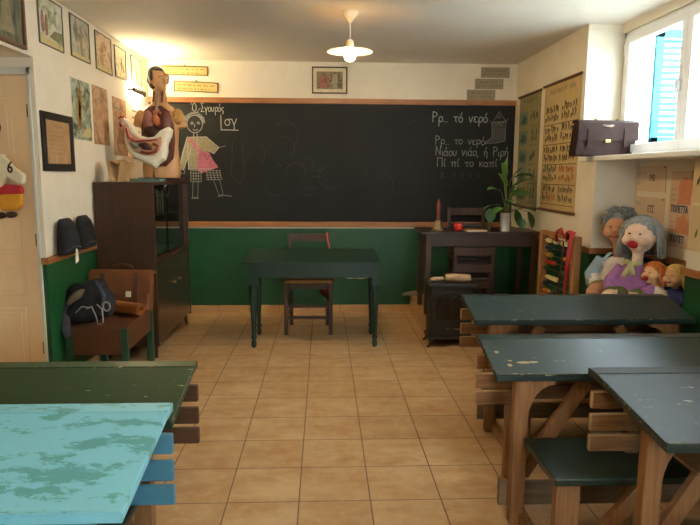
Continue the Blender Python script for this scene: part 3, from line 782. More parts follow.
def shutter(x0, y0, x1, y1, label):
    L = math.hypot(x1 - x0, y1 - y0)
    t = thing('window_shutter', label, 'shutter', (x0, y0, 1.74), math.atan2(y1 - y0, x1 - x0), 'turquoise slatted shutters outside the window')
    H = .84
    m = MB(); m.box(0, .06, -.018, .018, 0, H); m.box(L - .05, L, -.018, .018, 0, H); m.box(0, L, -.018, .018, 0, .06); m.box(0, L, -.018, .018, H - .06, H)
    obj('shutter_frame', m, M_teal, t, None, .003)
    m = MB(); z = .08
    while z < H - .08:
        m.cbox((L / 2, 0, z), (L - .1, .04, .007), (R(40), 0, 0)); z += .045
    obj('slats', m, M_teal, t)
shutter(2.455, 4.60, 2.775, 4.60, 'turquoise slatted shutter opened outside the left window pane')
shutter(2.47, 3.25, 2.80, 3.25, 'turquoise slatted shutter outside the second window pane')
m = MB(); m.box(6.0, 6.3, -6, 22, -1, 1.9); m.box(6.0, 6.3, -6, 22, 2.5, 3.2)
for k in range(14): m.box(6.0, 6.3, -6 + 2 * k, -5 + 2 * k, 1.9, 2.5)
tag(obj('facing_house', m, mat('limewashed_wall', (232, 234, 234), .8, .03)), 'white limewashed house wall seen across the street through the window', 'building')
struct('ground', MB().box(2.46, 30, -14, 30, -1.2, -1.0), mat('street_paving', (190, 186, 178), .9))

# ------------------------------------------------------------------ lamps
def pendant(loc, label, L):
    t = thing('pendant_lamp', label, 'lamp', loc)
    m = MB(); m.lathe([(.062, -.001), (.062, -.012), (.054, -.022), (.012, -.078), (.006, -.082)]); obj('canopy', m, mat('ivory_plastic', (226, 216, 188), .4, .02), t, 50)
    m = MB(); m.tube([(0, 0, -.075), (.002, 0, -.15), (0, 0, -.205)], .0035, 8); obj('cord', m, M_white, t, 180)
    m = MB(); m.lathe([(.01, -.195), (.022, -.2), (.027, -.215), (.027, -.262), (.032, -.27)]); obj('socket', m, MATS['ivory_plastic'], t, 50)
    m = MB(); m.lathe([(.028, -.252), (.05, -.258), (.10, -.264), (.163, -.278), (.166, -.282), (.16, -.282), (.10, -.269), (.05, -.264), (.028, -.26)], n=36, cap=False)
    obj('shade', m, glass_shade, t, 60)
    m = MB(); m.lathe([(.012, -.262), (.02, -.272), (.036, -.292), (.04, -.31), (.033, -.333), (.015, -.345), (.002, -.348)], n=20)
    obj('bulb', m, emis('bulb_glow_' + str(round(loc[1])), (255, 220, 168), L), t, 180)
    return t
ms, nt, p = base('opal_shade')
tr = nt.nodes.new('ShaderNodeBsdfTranslucent'); tr.inputs[0].default_value = lin((255, 240, 210)); mx = nt.nodes.new('ShaderNodeMixShader'); mx.inputs[0].default_value = .6
p.inputs['Base Color'].default_value = lin((244, 236, 218)); p.inputs['Roughness'].default_value = .35
out = [n for n in nt.nodes if n.type == 'OUTPUT_MATERIAL'][0]
nt.links.new(p.outputs[0], mx.inputs[1]); nt.links.new(tr.outputs[0], mx.inputs[2]); nt.links.new(mx.outputs[0], out.inputs[0])
glass_shade = ms
pendant((.19, 4.6, ZC), 'ivory pendant lamp with flat opal shade and lit bulb under the ceiling', 300)
pendant((.1, .6, ZC), 'unseen second ivory pendant lamp added above the front desks for more light', 240)  # out-of-view lamp, added to brighten the near half of the room
t = thing('wall_lamp', 'black bar wall lamp shining on the left wall behind the torso', 'lamp', (XL, 6.12, 2.28))
obj('housing', MB().box(.038, .062, -.19, .19, -.022, .022), M_black, t, None, .004)
obj('bracket', MB().box(.0, .04, -.185, -.172, -.01, .01), M_black, t)
m = MB(); m.tube([(.019, -.165, .018), (.019, .165, .018)], .012, 10); obj('tube', m, emis('warm_tube', (255, 232, 186), 260), t, 60)
m = MB(); m.tube([(.019, -.165, -.012), (.019, .165, -.012)], .012, 10); obj('tube', m, emis('warm_tube_lower', (255, 232, 186), 140), t, 60)

# ------------------------------------------------------------------ school desks
def school_desk(label, xe, s, L, yf, yn, top, legw, slat, seat, seatm, zf=.76, zn=.685, slat_end=None, rawends=True, leg_in=.085, leg_back=.015):
    """xe: aisle end; s: +1 runs to the right, -1 to the left"""
    t = thing('school_desk', label, 'desk', (xe, yf, 0), 0, 'old double school desks with fixed benches')
    D = yf - yn; X = lambda v: v * s
    fl = .085; zs = lambda y: zf - (zf - zn) * max(0, (-y - fl)) / (D - fl)
    th = .03
    m = MB()
    f = lambda u, v, d: (d, u, v)
    m.prism([(0, zf - th), (0, zf), (-fl + .012, zf), (-fl + .006, zf - .006), (-fl, zf - .001), (-D + .008, zn + .001), (-D, zn - .006), (-D, zn - th), (-fl, zf - th)], f, X(0), X(L), 0)
    obj('desktop', m, top, t, None, .0025)
    m = MB(); m.box(X(.004), X(L - .004), -D - .002, -D + .012, zn - .004, zn + .0025); m.prism([(-D + .002, zn - .006), (-.1, zs(-.1) - .004), (-.1, zs(-.1) - .016), (-D + .002, zn - .018)], f, X(-.0015), X(.004))
    obj('worn_edge', m, worn(top.name + '_edge', (46, 56, 48), (172, 156, 120), .57, .6, 16) if 'blue' not in top.name else top, t)
    o = X(-.012) if slat_end is None else X(slat_end)
    o = o if s < 0 else X(-.010)
    for z0, z1 in ((.612, .68), (.52, .588), (.437, .503)):
        m = MB(); m.box(o, X(L), -.077, -.052, z0, z1)
        so = obj('back_slat', m, slat, t, None, .006)
        if rawends:
            m = MB(); m.box(o - X(.0015), o + X(.004), -.075, -.054, z0 + .003, z1 - .003); m.box(o, X(L * .5), -.075, -.054, z1 - .003, z1 + .0015)
            obj('slat_end', m, M_raw, so, None, .002)
    for e in (0, 1):
        ex = (lambda v: X(v)) if e == 0 else (lambda v: X(L - v))
        
        # front upright by the user, with a rounded bracket
        pts = [(0, 0), (.062, 0), (.062, zn - .2)] + [(.062 + .11 * (1 - math.cos(R(a))), zn - .2 + .15 * math.sin(R(a))) for a in (15, 30, 45, 60, 75, 90)] + [(.172, zn - .025), (0, zn - .025)]
        m = MB(); sg = 1 if e == 0 else -1
        m.prism([(ex(leg_in) + X(sg * u), v) for u, v in pts], lambda u, v, d: (u, d, v), -D + leg_back, -D + leg_back + .05)
        obj('leg', m, legw, t, None, .004)
        m = MB(); li = .15 if s > 0 else .19; m.box(ex(li), ex(li + .05), -.0515, -.008, 0, zf - .035); obj('leg', m, legw, t, None, .004)
        m = MB(); m.bar((ex(leg_in + .07), -D + leg_back + .075, .20), (ex(leg_in + .335), -D + leg_back + .075, zn - .06), .03, .06); obj('brace', m, legw, t, None, .003)
        # sled rail along the floor and bench leg
        m = MB(); m.box(ex(.125), ex(.165), -D - .37, -.03, .0, .055); obj('foot_rail', m, legw, t, None, .004)
        m = MB(); m.box(ex(.145), ex(.235), -D - .33, -D - .285, .05, .388); obj('bench_leg', m, legw, t, None, .004)
        m = MB(); m.bar((ex(.26), -D - .30, .07), (ex(.52), -D - .30, .372), .028, .06); obj('brace', m, legw, t, None, .003)
    m = MB(); m.box(X(.05), X(L - .16), -D + .07, -D + .094, .06, .17); obj('foot_board', m, M_greydesk if rawends else slat, t, None, .004)
    m = MB(); m.box(X(.17), X(L - .17), -D + .10, -.09, zn - .16, zn - .145); obj('book_shelf', m, slat, t, None, .003)
    m = MB(); m.box(X(.118), X(L - .13), -D - .375, -D - .02, .387, .417); obj('bench_seat', m, seatm, t, None, .006)
    return t
school_desk('dark green school desk farthest right, just in front of the dolls', .868, 1, 1.30, 3.77, 3.385, M_top, M_deskwoodz, M_deskwood, True, M_seat)
school_desk('bluish dark green school desk in the middle right row, with pale paint chips', .722, 1, 1.46, 2.80, 2.425, M_top, M_deskwoodz, M_deskwood, True, M_seat)
school_desk('dark school desk nearest on the right, cut by the photo edge', 1.05, 1, 1.12, 2.30, 1.725, worn('shaded_green_desk_paint', (26, 40, 36), (160, 156, 134), .645, .46, 24, (.5, 2.2, 2.2), bstr=.04), M_deskwoodz, M_deskwood, True, M_seat, .757, .698, None, True, .012, .13)  # top is a darker, rougher copy of the desk paint, standing in for shade
school_desk('olive green school desk on the left behind the pale blue one', -.512, -1, 1.28, 2.42, 1.985, M_topL, M_deskwoodz, wood('dark_slat_wood', (64, 42, 26), (96, 64, 38), .55), True, M_seat, .76, .685, -.012, False)
school_desk('pale blue worn school desk nearest on the left with blue slats', -.50, -1, 1.30, 1.96, 1.43, M_blue, M_blueS, M_blueS, True, M_blueS, .76, .68, -.012, False)
# bare paint chips on the middle desk belong to its top
dk = [o for o in bpy.data.objects if o.name == 'school_desk.001'][0]
m = MB()
D_, fl_ = .375, .085
def deskfn(u, v, d): return (u, v, .76 - .075 * (-v - fl_) / (D_ - fl_) + d)
for cx, cy, rx, ry in ((.14, -.285, .03, .009), (.075, -.305, .012, .010), (.185, -.282, .02, .007), (.085, -.27, .010, .005), (.045, -.2, .010, .012)):
    m.poly([(cx + rx * random.uniform(.7, 1.2) * math.cos(t), cy + ry * random.uniform(.7, 1.2) * math.sin(t)) for t in [2 * PI * k / 14 for k in range(14)]], deskfn, .0016)
o = flat('paint_chips', m, mat('bare_wood_chip', (184, 160, 118), .7), dk)

# ------------------------------------------------------------------ teacher's table and chair
t = thing('teacher_table', 'bottle green teacher table with turned legs before the blackboard', 'table', (-.105, 5.5, 0))
m = MB(); m.prism([(-.33, .742), (-.33, .763), (.33, .80), (.33, .779)], lambda u, v, d: (d, u, v), -.59, .59)
obj('tabletop', m, M_table, t, None, .004)
m = MB(); m.box(-.52, .565, -.28, -.26, .62, .745); m.box(-.52, .565, .145, .165, .625, .765); m.box(-.53, -.51, -.26, .145, .625, .75); m.box(.55, .57, -.26, .145, .625, .75)
obj('apron', m, M_table, t, None, .003)
prof = [(.012, 0), (.021, .012), (.024, .04), (.017, .07), (.027, .09), (.018, .115), (.021, .18), (.027, .34), (.032, .46), (.034, .51), (.029, .53), (.034, .545), (.034, .56)]
for x in (-.507, .553):
    for y in (-.27, .16):
        m = MB(); m.lathe(prof, (x, y, 0), 18); m.box(x - .032, x + .032, y - .032, y + .032, .555, .745); obj('leg', m, M_table, t, 45)
m = MB(); m.prism([(.27, .625), (.30, .612), (.34, .606), (.38, .612), (.43, .604), (.5, .618), (.5, .622), (.27, .63)], lambda u, v, d: (u, d, v), -.255, .12); obj('drawer_lining', m, M_paperw, t)

def chair(name, label, loc, rz, W, Dp, sh, bh, wd, seatmat, slats=2, group=None):
    t = thing(name, label, 'chair', loc, rz, group)      # seat front toward -y
    for x in (-W / 2 + .02, W / 2 - .02):
        m = MB(); m.box(x - .019, x + .019, -Dp / 2, -Dp / 2 + .038, 0, sh); obj('leg', m, wd, t, None, .004)
        xi = x * .86
        m = MB(); m.bar((xi, Dp / 2 - .02, 0), (xi, Dp / 2 - .02, sh), .036, .036, up=(0, 1, 0)); m.bar((xi, Dp / 2 - .02, sh - .01), (x * .95, Dp / 2 + .05, bh), .034, .034, up=(0, 1, 0)); obj('leg', m, wd, t, None, .004)
    m = MB(); m.prism([(-W / 2, -Dp / 2 - .01), (W / 2, -Dp / 2 - .01), (W / 2 - .03, Dp / 2), (-W / 2 + .03, Dp / 2)], lambda u, v, d: (u, v, d), sh - .005, sh + .03); obj('seat', m, seatmat, t, None, .01)
    m = MB()
    for z in (sh * .33, sh * .55):
        m.box(-W / 2 + .03, W / 2 - .03, -Dp / 2 + .01, -Dp / 2 + .028, z - .015, z + .015)
        for x in (-W / 2 + .03, W / 2 - .03): m.bar((x, -Dp / 2 + .03, z + .03), (x * .86, Dp / 2 - .03, z + .03), .016, .022)
    m.box(-W / 2 + .03, W / 2 - .03, -Dp / 2 + .008, -Dp / 2 + .03, sh - .06, sh - .01)
    obj('stretcher', m, wd, t, None, .002)
    for k in range(slats):
        zt = bh - .01 - k * .16; yy = Dp / 2 + .045 - k * .024
        m = MB(); seg = 8
        pts = [(-W / 2 + .04 + (W - .08) * i / seg, yy + .02 * math.sin(PI * i / seg)) for i in range(seg + 1)]
        for (xa, ya), (xb, yb) in zip(pts, pts[1:]):
            m.prism([(zt - .075, ya), (zt, ya + .004), (zt, ya + .018), (zt - .075, ya + .014)], lambda u, v, d, xa=xa, xb=xb, ya=ya, yb=yb: (xa + (xb - xa) * d, v + (yb - ya) * d, u), 0, 1.0)
        obj('backrest', m, wd, t)
    return t
M_chair = wood('dark_chair_wood', (52, 34, 24), (78, 54, 38), .5, 'z')
chair('wooden_chair', 'dark wooden chair with rush seat behind the green teacher table', (-.145, 5.85, 0), 0, .46, .42, .5, .925, M_chair, mat('rush_seat', (150, 112, 62), .85, .25, 40, stretch=(1, 8, 1), bmp=.4))
t = thing('shoulder_bag', 'small dark red cloth bag with red strap hung on the teacher chair', 'bag', (.085, 6.02, .30))
m = MB(); m.sph((-.06, .0, .09), (.075, .035, .11)); m.sph((-.03, 0, .15), (.05, .03, .06)); obj('pouch', fuse(m, .008), mat('maroon_cloth', (96, 38, 34), .85, .3, 20), t, 180)
m = MB(); m.tube([(-.06, -.01, .19), (-.01, .02, .4), (-.05, .03, .57), (-.055, .062, .63), (-.045, .092, .58), (-.02, .07, .4), (-.03, .01, .19)], .008, 8); obj('strap', m, mat('coral_strap', (176, 92, 70), .8), t, 180)

# ------------------------------------------------------------------ cabinet, left
CB = thing('bookcase_cabinet', 'dark wooden cabinet with glass upper doors against the left wall', 'cabinet', (-1.805, 4.9, 0))
cw, cd, ch = .462, 1.22, 1.44
m = MB(); m.box(0, cw, 0, .025, .11, ch - .025); m.box(0, cw, cd - .025, cd, .11, ch - .025); m.box(0, .015, .025, cd - .025, .11, ch - .025); m.box(.015, cw - .02, .025, cd - .025, .11, .135); m.box(.015, cw, .025, cd - .025, .785, .81)
obj('carcass', m, M_darkwood, CB, None, .002)
obj('cabinet_top', MB().box(0, cw + .012, -.01, cd + .01, ch - .025, ch), M_darkwood, CB, None, .004)
obj('shelf', MB().box(.015, cw - .07, .025, cd - .025, 1.15, 1.168), M_darkwood, CB)
for k in (0, 1):
    y0 = .028 + k * (cd - .056) / 2
    dr = obj('door', MB().box(cw - .018, cw, y0, y0 + (cd - .06) / 2, .138, .782), wood('dark_veneer', (44, 27, 16), (66, 42, 26), .25, 'z', coat=.5), CB, None, .002)
    m = MB(); yk = y0 + (.46 if k == 0 else .07); m.tube([(cw, yk, .56), (cw + .02, yk, .56)], .006, 10); m.sph((cw + .026, yk, .56), .014, 0, 12, 8); obj('knob', m, M_brass, dr, 180)
    g = obj('glass_door', MB().box(cw - .055 + k * .008, cw - .05 + k * .008, .028 + k * (cd / 2 - .06), .028 + k * (cd / 2 - .06) + cd / 2, .812, ch - .027), glassmat('cabinet_glass_%s' % 'ab'[k], (206, 214, 206), 2.6), CB)
for y in (.06, cd - .06):
    for x in (.05, cw - .05):
        m = MB(); m.tube([(x, y, .112), (x + (.012 if x > .2 else -.0), y + (-.012 if y < .5 else .012), 0)], [.024, .013], 10); obj('leg', m, M_darkwood, CB, 40)
bcol = [((150, 60, 48), 'red'), ((196, 188, 170), 'ivory'), ((96, 104, 112), 'slate'), ((168, 132, 84), 'tan'), ((64, 76, 92), 'navy'), ((206, 196, 176), 'cream'), ((112, 40, 38), 'maroon'), ((90, 96, 66), 'olive')]
y = 5.26
for k, (c, nm) in enumerate(bcol):
    w = random.uniform(.028, .045); h = random.uniform(.17, .23); x1 = -1.805 + cw - .08
    t = thing('book', '%s hardback book, %s on the cabinet shelf behind the glass' % (nm, ['first from the near end', 'second from the near end', 'third from the near end', 'fourth from the near end', 'fifth from the near end', 'third from the far end', 'second from the far end', 'farthest'][k]), 'book', (x1 - .15, y, 1.168), 0, 'books on the cabinet shelf')
    m = MB(); m.box(0, .15, 0, .003, 0, h); m.box(0, .15, w - .003, w, 0, h); m.box(.146, .15, .003, w - .003, 0, h); obj('cover', m, mat('cover_' + nm, c, .6), t)
    obj('pages', MB().box(.004, .146, .003, w - .003, .004, h - .004), M_paperw, t); y += w + .002

# anatomical torso
AT = thing('anatomical_torso', 'life-size anatomical torso model with open chest standing on the cabinet', 'anatomical model', (-1.49, 5.76, ch))
S = 1.0
m = MB()
m.loft([(0, 0, .03, .165, .115, 2.4), (0, 0, .12, .17, .118, 2.4), (0, 0, .22, .16, .11, 2.3), (0, 0, .32, .155, .105, 2.3), (0, 0, .44, .165, .115, 2.4), (0, 0, .54, .175, .12, 2.4), (0, .005, .62, .165, .105, 2.3), (0, .01, .665, .12, .08, 2.1), (0, .012, .70, .072, .064, 2), (0, .01, .78, .062, .062, 2), (.0, .0, .82, .056, .058, 2)])
for sx in (-1, 1):
    m.sph((sx * .155, .005, .565), (.062, .07, .085)); m.tube([(sx * .165, .005, .58), (sx * .19, .005, .48)], [.06, .055], 14)
hd = Matrix.Translation((.0, -.01, .895)) @ Matrix.Rotation(R(50), 4, 'Z')
def H(x, y, z): return tuple(hd @ Vector((x, y, z)))
m.sph(H(0, .012, .03), (.070, .094, .088)); m.sph(H(0, -.03, -.025), (.054, .064, .08)); m.sph(H(0, -.062, -.075), (.032, .03, .026))
m.tube([H(0, -.092, .02), H(0, -.112, -.018)], [.011, .016], 10); m.sph(H(0, -.104, -.022), (.02, .014, .011))
m.sph(H(.03, -.083, .03), (.022, .012, .008)); m.sph(H(-.03, -.083, .03), (.022, .012, .008))
m.sph(H(0, -.088, -.048), (.024, .012, .006)); m.sph(H(0, -.087, -.059), (.02, .012, .006))
for sx in (-1, 1): m.sph(H(sx * .078, .01, -.005), (.011, .022, .034))
obj('body', fuse(m, .0075, 3), M_skin, AT, 180)
m = MB(); m.sph(H(0, .022, .048), (.077, .100, .084)); m.sph(H(0, .06, .0), (.068, .056, .075)); m.sph(H(.066, .0, .035), (.016, .05, .05)); m.sph(H(-.066, .0, .035), (.016, .05, .05))
hair = fuse(m, .008, 3)
bmh = bmesh.new(); bmh.from_mesh(hair); inv = hd.inverted()
bmesh.ops.delete(bmh, geom=[v for v in bmh.verts if (inv @ v.co).y < -.035 and (inv @ v.co).z < .075], context='VERTS'); bmh.to_mesh(hair); bmh.free()
obj('hair', hair, mat('moulded_black_hair', (34, 26, 22), .5, .2, 40, bmp=.3), AT, 180)
m = MB()
for sx in (-1, 1): m.sph(H(sx * .029, -.088, .016), (.011, .006, .006), 0, 10, 8)
obj('eye', m, mat('eye_white', (222, 214, 198), .3), AT, 180)
m = MB(); m.sph(H(.052, -.045, .03), (.028, .034, .04)); m.sph(H(.06, -.04, .0), (.02, .03, .03)); obj('cut_face_section', m, mat('brain_section', (176, 128, 104), .5, .2, 30), AT, 180)
f2 = lambda u, v, d: (u, -d, v)
cav = [(-.1, .63), (-.04, .665), (.05, .665), (.11, .62), (.145, .5), (.15, .36), (.13, .2), (.07, .13), (-.05, .13), (-.12, .2), (-.14, .36), (-.135, .5)]
m = MB(); m.prism(cav, f2, .07, .128); obj('chest_cavity', m, mat('cavity_red', (92, 48, 38), .45, .25, 20), AT, None, .01)
m = MB(); m.sph((-.072, -.118, .52), (.052, .036, .105)); obj('lung', m, mat('lung_pink', (150, 98, 90), .45, .15, 20), AT, 180)
m = MB(); m.sph((.085, -.118, .51), (.05, .036, .11)); obj('lung', m, mat('lung_maroon', (108, 62, 54), .45, .2, 20), AT, 180)
m = MB(); m.sph((.0, -.138, .535), (.038, .03, .05), rot=(0, R(-25), 0)); m.tube([(0, -.14, .57), (.012, -.14, .61), (.03, -.135, .615), (.04, -.128, .59)], .011, 10); m.tube([(-.01, -.14, .57), (-.02, -.135, .62)], .009, 10); obj('heart', fuse(m, .006), mat('heart_orange', (186, 110, 68), .4, .2, 30), AT, 180)
m = MB(); m.sph((-.035, -.13, .435), (.088, .04, .055), rot=(0, R(12), 0)); m.sph((.05, -.128, .45), (.05, .03, .03)); obj('liver', fuse(m, .007), mat('liver_brown', (62, 32, 24), .35), AT, 180)
m = MB(); m.sph((.085, -.13, .36), (.045, .03, .06), rot=(0, R(20), 0)); obj('stomach', m, mat('stomach_red', (136, 66, 50), .4), AT, 180)
m = MB(); pts = []
for k in range(90):
    tt = k / 89; pts.append((.075 * math.sin(tt * 26) * (.85 + .15 * math.sin(tt * 5)) + .01, -.135 - .012 * math.sin(tt * 40), .32 - tt * .17))
m.tube(pts, .017, 9); obj('intestine', m, mat('gut_red', (112, 62, 44), .4, .2, 30), AT, 180)
m = MB(); m.tube([(.01, -.066, .79), (.01, -.085, .72), (.008, -.115, .655), (.0, -.125, .6)], .017, 10)
for k in range(8): m.tube([(-.01 + .0, -.09 - k * .005, .74 - k * .016), (.03, -.09 - k * .005, .74 - k * .016)], .006, 6)
obj('trachea', m, mat('trachea_ivory', (164, 138, 104), .4), AT, 180)
m = MB(); m.tube([(-.03, -.06, .79), (-.035, -.08, .70)], .01, 8); m.tube([(.045, -.05, .79), (.045, -.08, .70)], .01, 8); obj('neck_muscle', m, mat('muscle_red', (120, 60, 44), .4), AT, 180)
m = MB(); sx = .205
m.sph((.178, -.06, .575), (.052, .028, .07))
for k in range(7):
    a = R(-60 + 40 * k); m.tube([(.178, -.085, .575), (.178 + .048 * math.cos(a), -.075, .575 + .064 * math.sin(a))], [.008, .013], 8)
obj('shoulder_section', m, mat('cut_muscle', (202, 160, 96), .5, .25, 40), AT, 180)
m = MB(); m.tube(arc(0, 0, 1, 1, 0, 0, 1)[:1] + [], .01) if False else None
m = MB(); m.box(-.185, .185, -.13, .13, 0, .03); obj('stand_base', m, M_darkwoodx, AT, None, .006)

# hen model in front of it
HN = thing('hen_model', 'white cutaway anatomical hen model on a teal base atop the cabinet', 'anatomical model', (-1.425, 5.24, ch))
def hu(u, v): return ((u - 170) * .00204, (497 - v) * .00204)
out_ = [(52, 262), (62, 292), (60, 325), (70, 368), (95, 400), (135, 420), (160, 432), (182, 442), (198, 424), (222, 408), (232, 378), (233, 345), (250, 312), (254, 288), (240, 275), (216, 288), (190, 314), (158, 320), (122, 312), (102, 294), (88, 268), (76, 248), (60, 240)]
HO = [hu(*q) for q in out_]
cx = sum(a for a, b in HO) / len(HO); cz = sum(b for a, b in HO) / len(HO)
m = MB()
lay = []
for d, sc in ((-.055, .80), (-.045, .93), (-.02, 1.0), (.02, 1.0), (.045, .93), (.055, .80)):
    lay.append([m.bm.verts.new((cx + (a - cx) * sc, d, cz + (b - cz) * sc)) for a, b in HO])
for A, B in zip(lay, lay[1:]):
    for k in range(len(HO)): m.bm.faces.new((A[k], A[(k + 1) % len(HO)], B[(k + 1) % len(HO)], B[k]))
m.bm.faces.new(lay[0][::-1]); m.bm.faces.new(lay[-1])
m.tube([(cx - .1, 0, cz), (hu(70, 270)[0], 0, hu(70, 270)[1]), (hu(54, 256)[0], 0, hu(54, 256)[1])], [.04, .03, .026], 12)
obj('body', fuse(m, .006, 2), mat('hen_white', (228, 222, 200), .5, .04), HN, 180)
m = MB(); m.sph((*hu(53, 255)[:1], -.002, hu(53, 255)[1]), (.027, .028, .03)); m.sph((hu(66, 282)[0], -.014, hu(66, 282)[1]), (.02, .02, .05), rot=(0, R(-20), 0)); obj('head', fuse(m, .006), mat('hen_pink', (206, 148, 128), .5), HN, 180)
m = MB(); m.tube([(hu(37, 262)[0], 0, hu(37, 262)[1]), (hu(46, 257)[0], 0, hu(46, 257)[1])], [.002, .011], 8); obj('beak', m, mat('hen_beak', (196, 150, 70), .4), HN, 180)
m = MB(); m.prism([hu(*q) for q in [(40, 248), (36, 238), (44, 240), (46, 230), (53, 237), (60, 231), (62, 241), (70, 240), (66, 252), (54, 246)]], f2, -.006, .006); m.sph((hu(45, 270)[0], 0, hu(45, 270)[1]), (.009, .012, .018)); obj('comb', m, mat('comb_red', (140, 14, 20), .5), HN, None, .002)
m = MB(); cavp = [hu(*q) for q in [(64, 272), (80, 264), (98, 302), (125, 324), (180, 328), (214, 314), (218, 338), (206, 372), (180, 392), (140, 392), (98, 374), (76, 340)]]
m.prism(cavp, f2, .05, .062); obj('body_cavity', m, mat('cavity_rose', (204, 156, 126), .5, .2, 20), HN, None, .006)
def ht(pts, r, nm, c):
    m = MB(); m.tube([(hu(a, b)[0], -.066, hu(a, b)[1]) for a, b in pts], r, 10); obj(nm, m, mat('hen_' + nm, c, .4, .15, 30), HN, 180)
m = MB(); m.tube([(hu(66, 278)[0], -.03, hu(66, 278)[1]), (hu(78, 300)[0], -.045, hu(78, 300)[1]), (hu(92, 322)[0], -.052, hu(92, 322)[1])], [.02, .024, .018], 10); obj('neck', m, MATS['hen_pink'], HN, 180)
ht([(76, 285), (84, 320), (110, 336), (150, 334), (200, 328)], [.008, .010, .010, .009, .007], 'gullet', (150, 54, 44))
ht([(92, 340), (110, 352), (118, 362)], [.016, .028, .018], 'gizzard', (120, 128, 116))
ht([(126, 348), (148, 356), (176, 364)], [.014, .03, .014], 'liver', (66, 30, 26))
ht([(130, 376), (160, 384), (190, 376), (200, 352), (180, 346)], .011, 'gut', (128, 48, 42))
ht([(150, 338), (172, 346), (186, 356), (160, 366), (140, 366)], .009, 'egg_duct', (196, 160, 96))
m = MB(); m.tube([(hu(172, 430)[0], 0, hu(172, 430)[1]), (hu(170, 492)[0], 0, .02)], .009, 10); obj('post', m, M_brass, HN, 180)
m = MB(); m.box(-.25, .075, -.09, .09, 0, .026); obj('stand_base', m, mat('teal_base', (98, 128, 118), .6), HN, None, .005)

t = thing('paper_folder', 'tan folded cardboard standing at the near end of the cabinet top', 'folder', (-1.655, 5.0, ch))
t.scale = (.72, .72, .86)
m = MB(); m.cbox((0, .02, .095), (.012, .20, .19), (0, R(-18), R(-38)))
obj('cover', m, M_kraft, t, None, .003)
m = MB(); m.cbox((.075, .05, .095), (.012, .20, .19), (0, R(14), R(-22))); obj('cover', m, M_kraft, t, None, .003)
m = MB(); m.cbox((.04, .03, .185), (.10, .19, .008), (R(4), R(16), R(-30))); obj('flap', m, mat('dark_kraft', (150, 112, 74), .8), t, None, .002)

# ------------------------------------------------------------------ low bench with bags, left
t = thing('low_bench', 'low brown bench with green legs between the door and the cabinet', 'bench', (-1.79, 4.2, 0))
bw_, bd_ = .42, .66
obj('bench_top', MB().box(0, bw_, 0, bd_, .43, .455), wood('brown_bench_wood', (74, 42, 24), (104, 62, 36), .45, 'y'), t, None, .004)
M_bg = mat('bench_green_paint', (34, 80, 54), .45, .1)
for x in (0, bw_ - .045):
    for y in (-.006, bd_ - .045): obj('leg', MB().box(x, x + .045, y, y + .045, 0, .44), M_bg, t, None, .003)
m = MB(); m.box(.045, bw_ - .045, .004, .024, .25, .43); obj('front_panel', m, MATS['brown_bench_wood'], t, None, .002)
for xa in (bw_ - .03, .01): obj('side_panel', MB().box(xa, xa + .02, .045, bd_ - .045, .27, .43), MATS['brown_bench_wood'], t, None, .002)
# leather satchel
M_leather = mat('brown_leather', (116, 68, 34), .5, .3, 12, bmp=.15)
t = thing('school_satchel', 'brown leather school satchel with flap standing on the low bench', 'satchel', (-1.565, 4.70, .455), R(-4))
t.rotation_euler = (R(-12), 0, R(-4))
obj('body', MB().box(-.235, .235, -.05, .05, 0, .29), M_leather, t, None, .02)
m = MB(); m.prism([(.054, .30), (.03, .318), (-.04, .318), (-.066, .29), (-.068, .13), (-.060, .13), (-.056, .28), (.05, .292)], lambda u, v, d: (d, u, v), -.243, .243); obj('flap', m, M_leather, t, None, .004)
for x in (-.13, .13): obj('strap', MB().box(x - .018, x + .018, -.074, -.067, .05, .29), mat('dark_leather', (86, 48, 26), .45), t, None, .002)
obj('clasp', MB().box(.055, .095, -.08, -.067, .105, .15), mat('pale_clasp', (214, 200, 170), .4), t, None, .003)
m = MB(); m.tube([(-.08, -.01, .315), (-.07, -.012, .345), (.0, -.012, .36), (.07, -.012, .345), (.08, -.01, .315)], .011, 10); obj('handle', m, MATS['dark_leather'], t, 180)
t = thing('leather_roll', 'rolled tan leather pencil roll lying before the brown satchel', 'roll', (-1.47, 4.545, .455), R(-28))
m = MB(); sp = [(.012 + .0052 * k, 40 * k) for k in range(0, 11)]
pts = [((.02 + .034 * k / 26) * math.cos(k * .5), .062 + (.02 + .034 * k / 26) * math.sin(k * .5)) for k in range(27)]
inner = [((.014 + .034 * k / 26) * math.cos(k * .5), .062 + (.014 + .034 * k / 26) * math.sin(k * .5)) for k in range(27)]
m.prism(pts + inner[::-1], lambda u, v, d: (d, u, v), -.12, .135); obj('rolled_leather', m, mat('tan_leather', (156, 94, 48), .45, .15, 16), t, 50)
# dark backpack
t = thing('backpack', 'slumped dark navy backpack with pale cords on the low bench', 'backpack', (-1.685, 4.36, .455))
t.scale = (1.12, 1.0, 1.12)
m = MB(); m.sph((-.01, 0, .10), (.125, .11, .11)); m.sph((.03, .0, .17), (.10, .09, .10)); m.sph((-.06, .0, .15), (.08, .08, .10)); m.sph((.07, .0, .235), (.055, .06, .045)); m.sph((.11, 0, .12), (.06, .07, .10)); m.sph((-.05, -.07, .06), (.08, .05, .06))
obj('body', fuse(m, .010, 3), mat('navy_canvas', (24, 25, 31), .8, .3, 18, bmp=.5), t, 180)
m = MB(); m.sph((-.05, -.075, .17), (.075, .02, .028), rot=(0, R(-42), 0)); obj('mesh_pocket', m, mat('khaki_mesh', (104, 92, 62), .8, .2, 60), t, 180)
m = MB(); m.tube([(-.12, -.04, .16), (-.11, -.11, .05), (-.085, -.17, -.02), (-.07, -.19, -.06)], [.03, .03, .028, .02], 8, flat=.35); m.tube([(.07, -.04, .27), (.13, -.08, .18), (.11, -.115, .06)], .014, 8, flat=.5); obj('strap', m, mat('grey_navy_strap', (58, 58, 70), .8, .25, 30), t, 180)
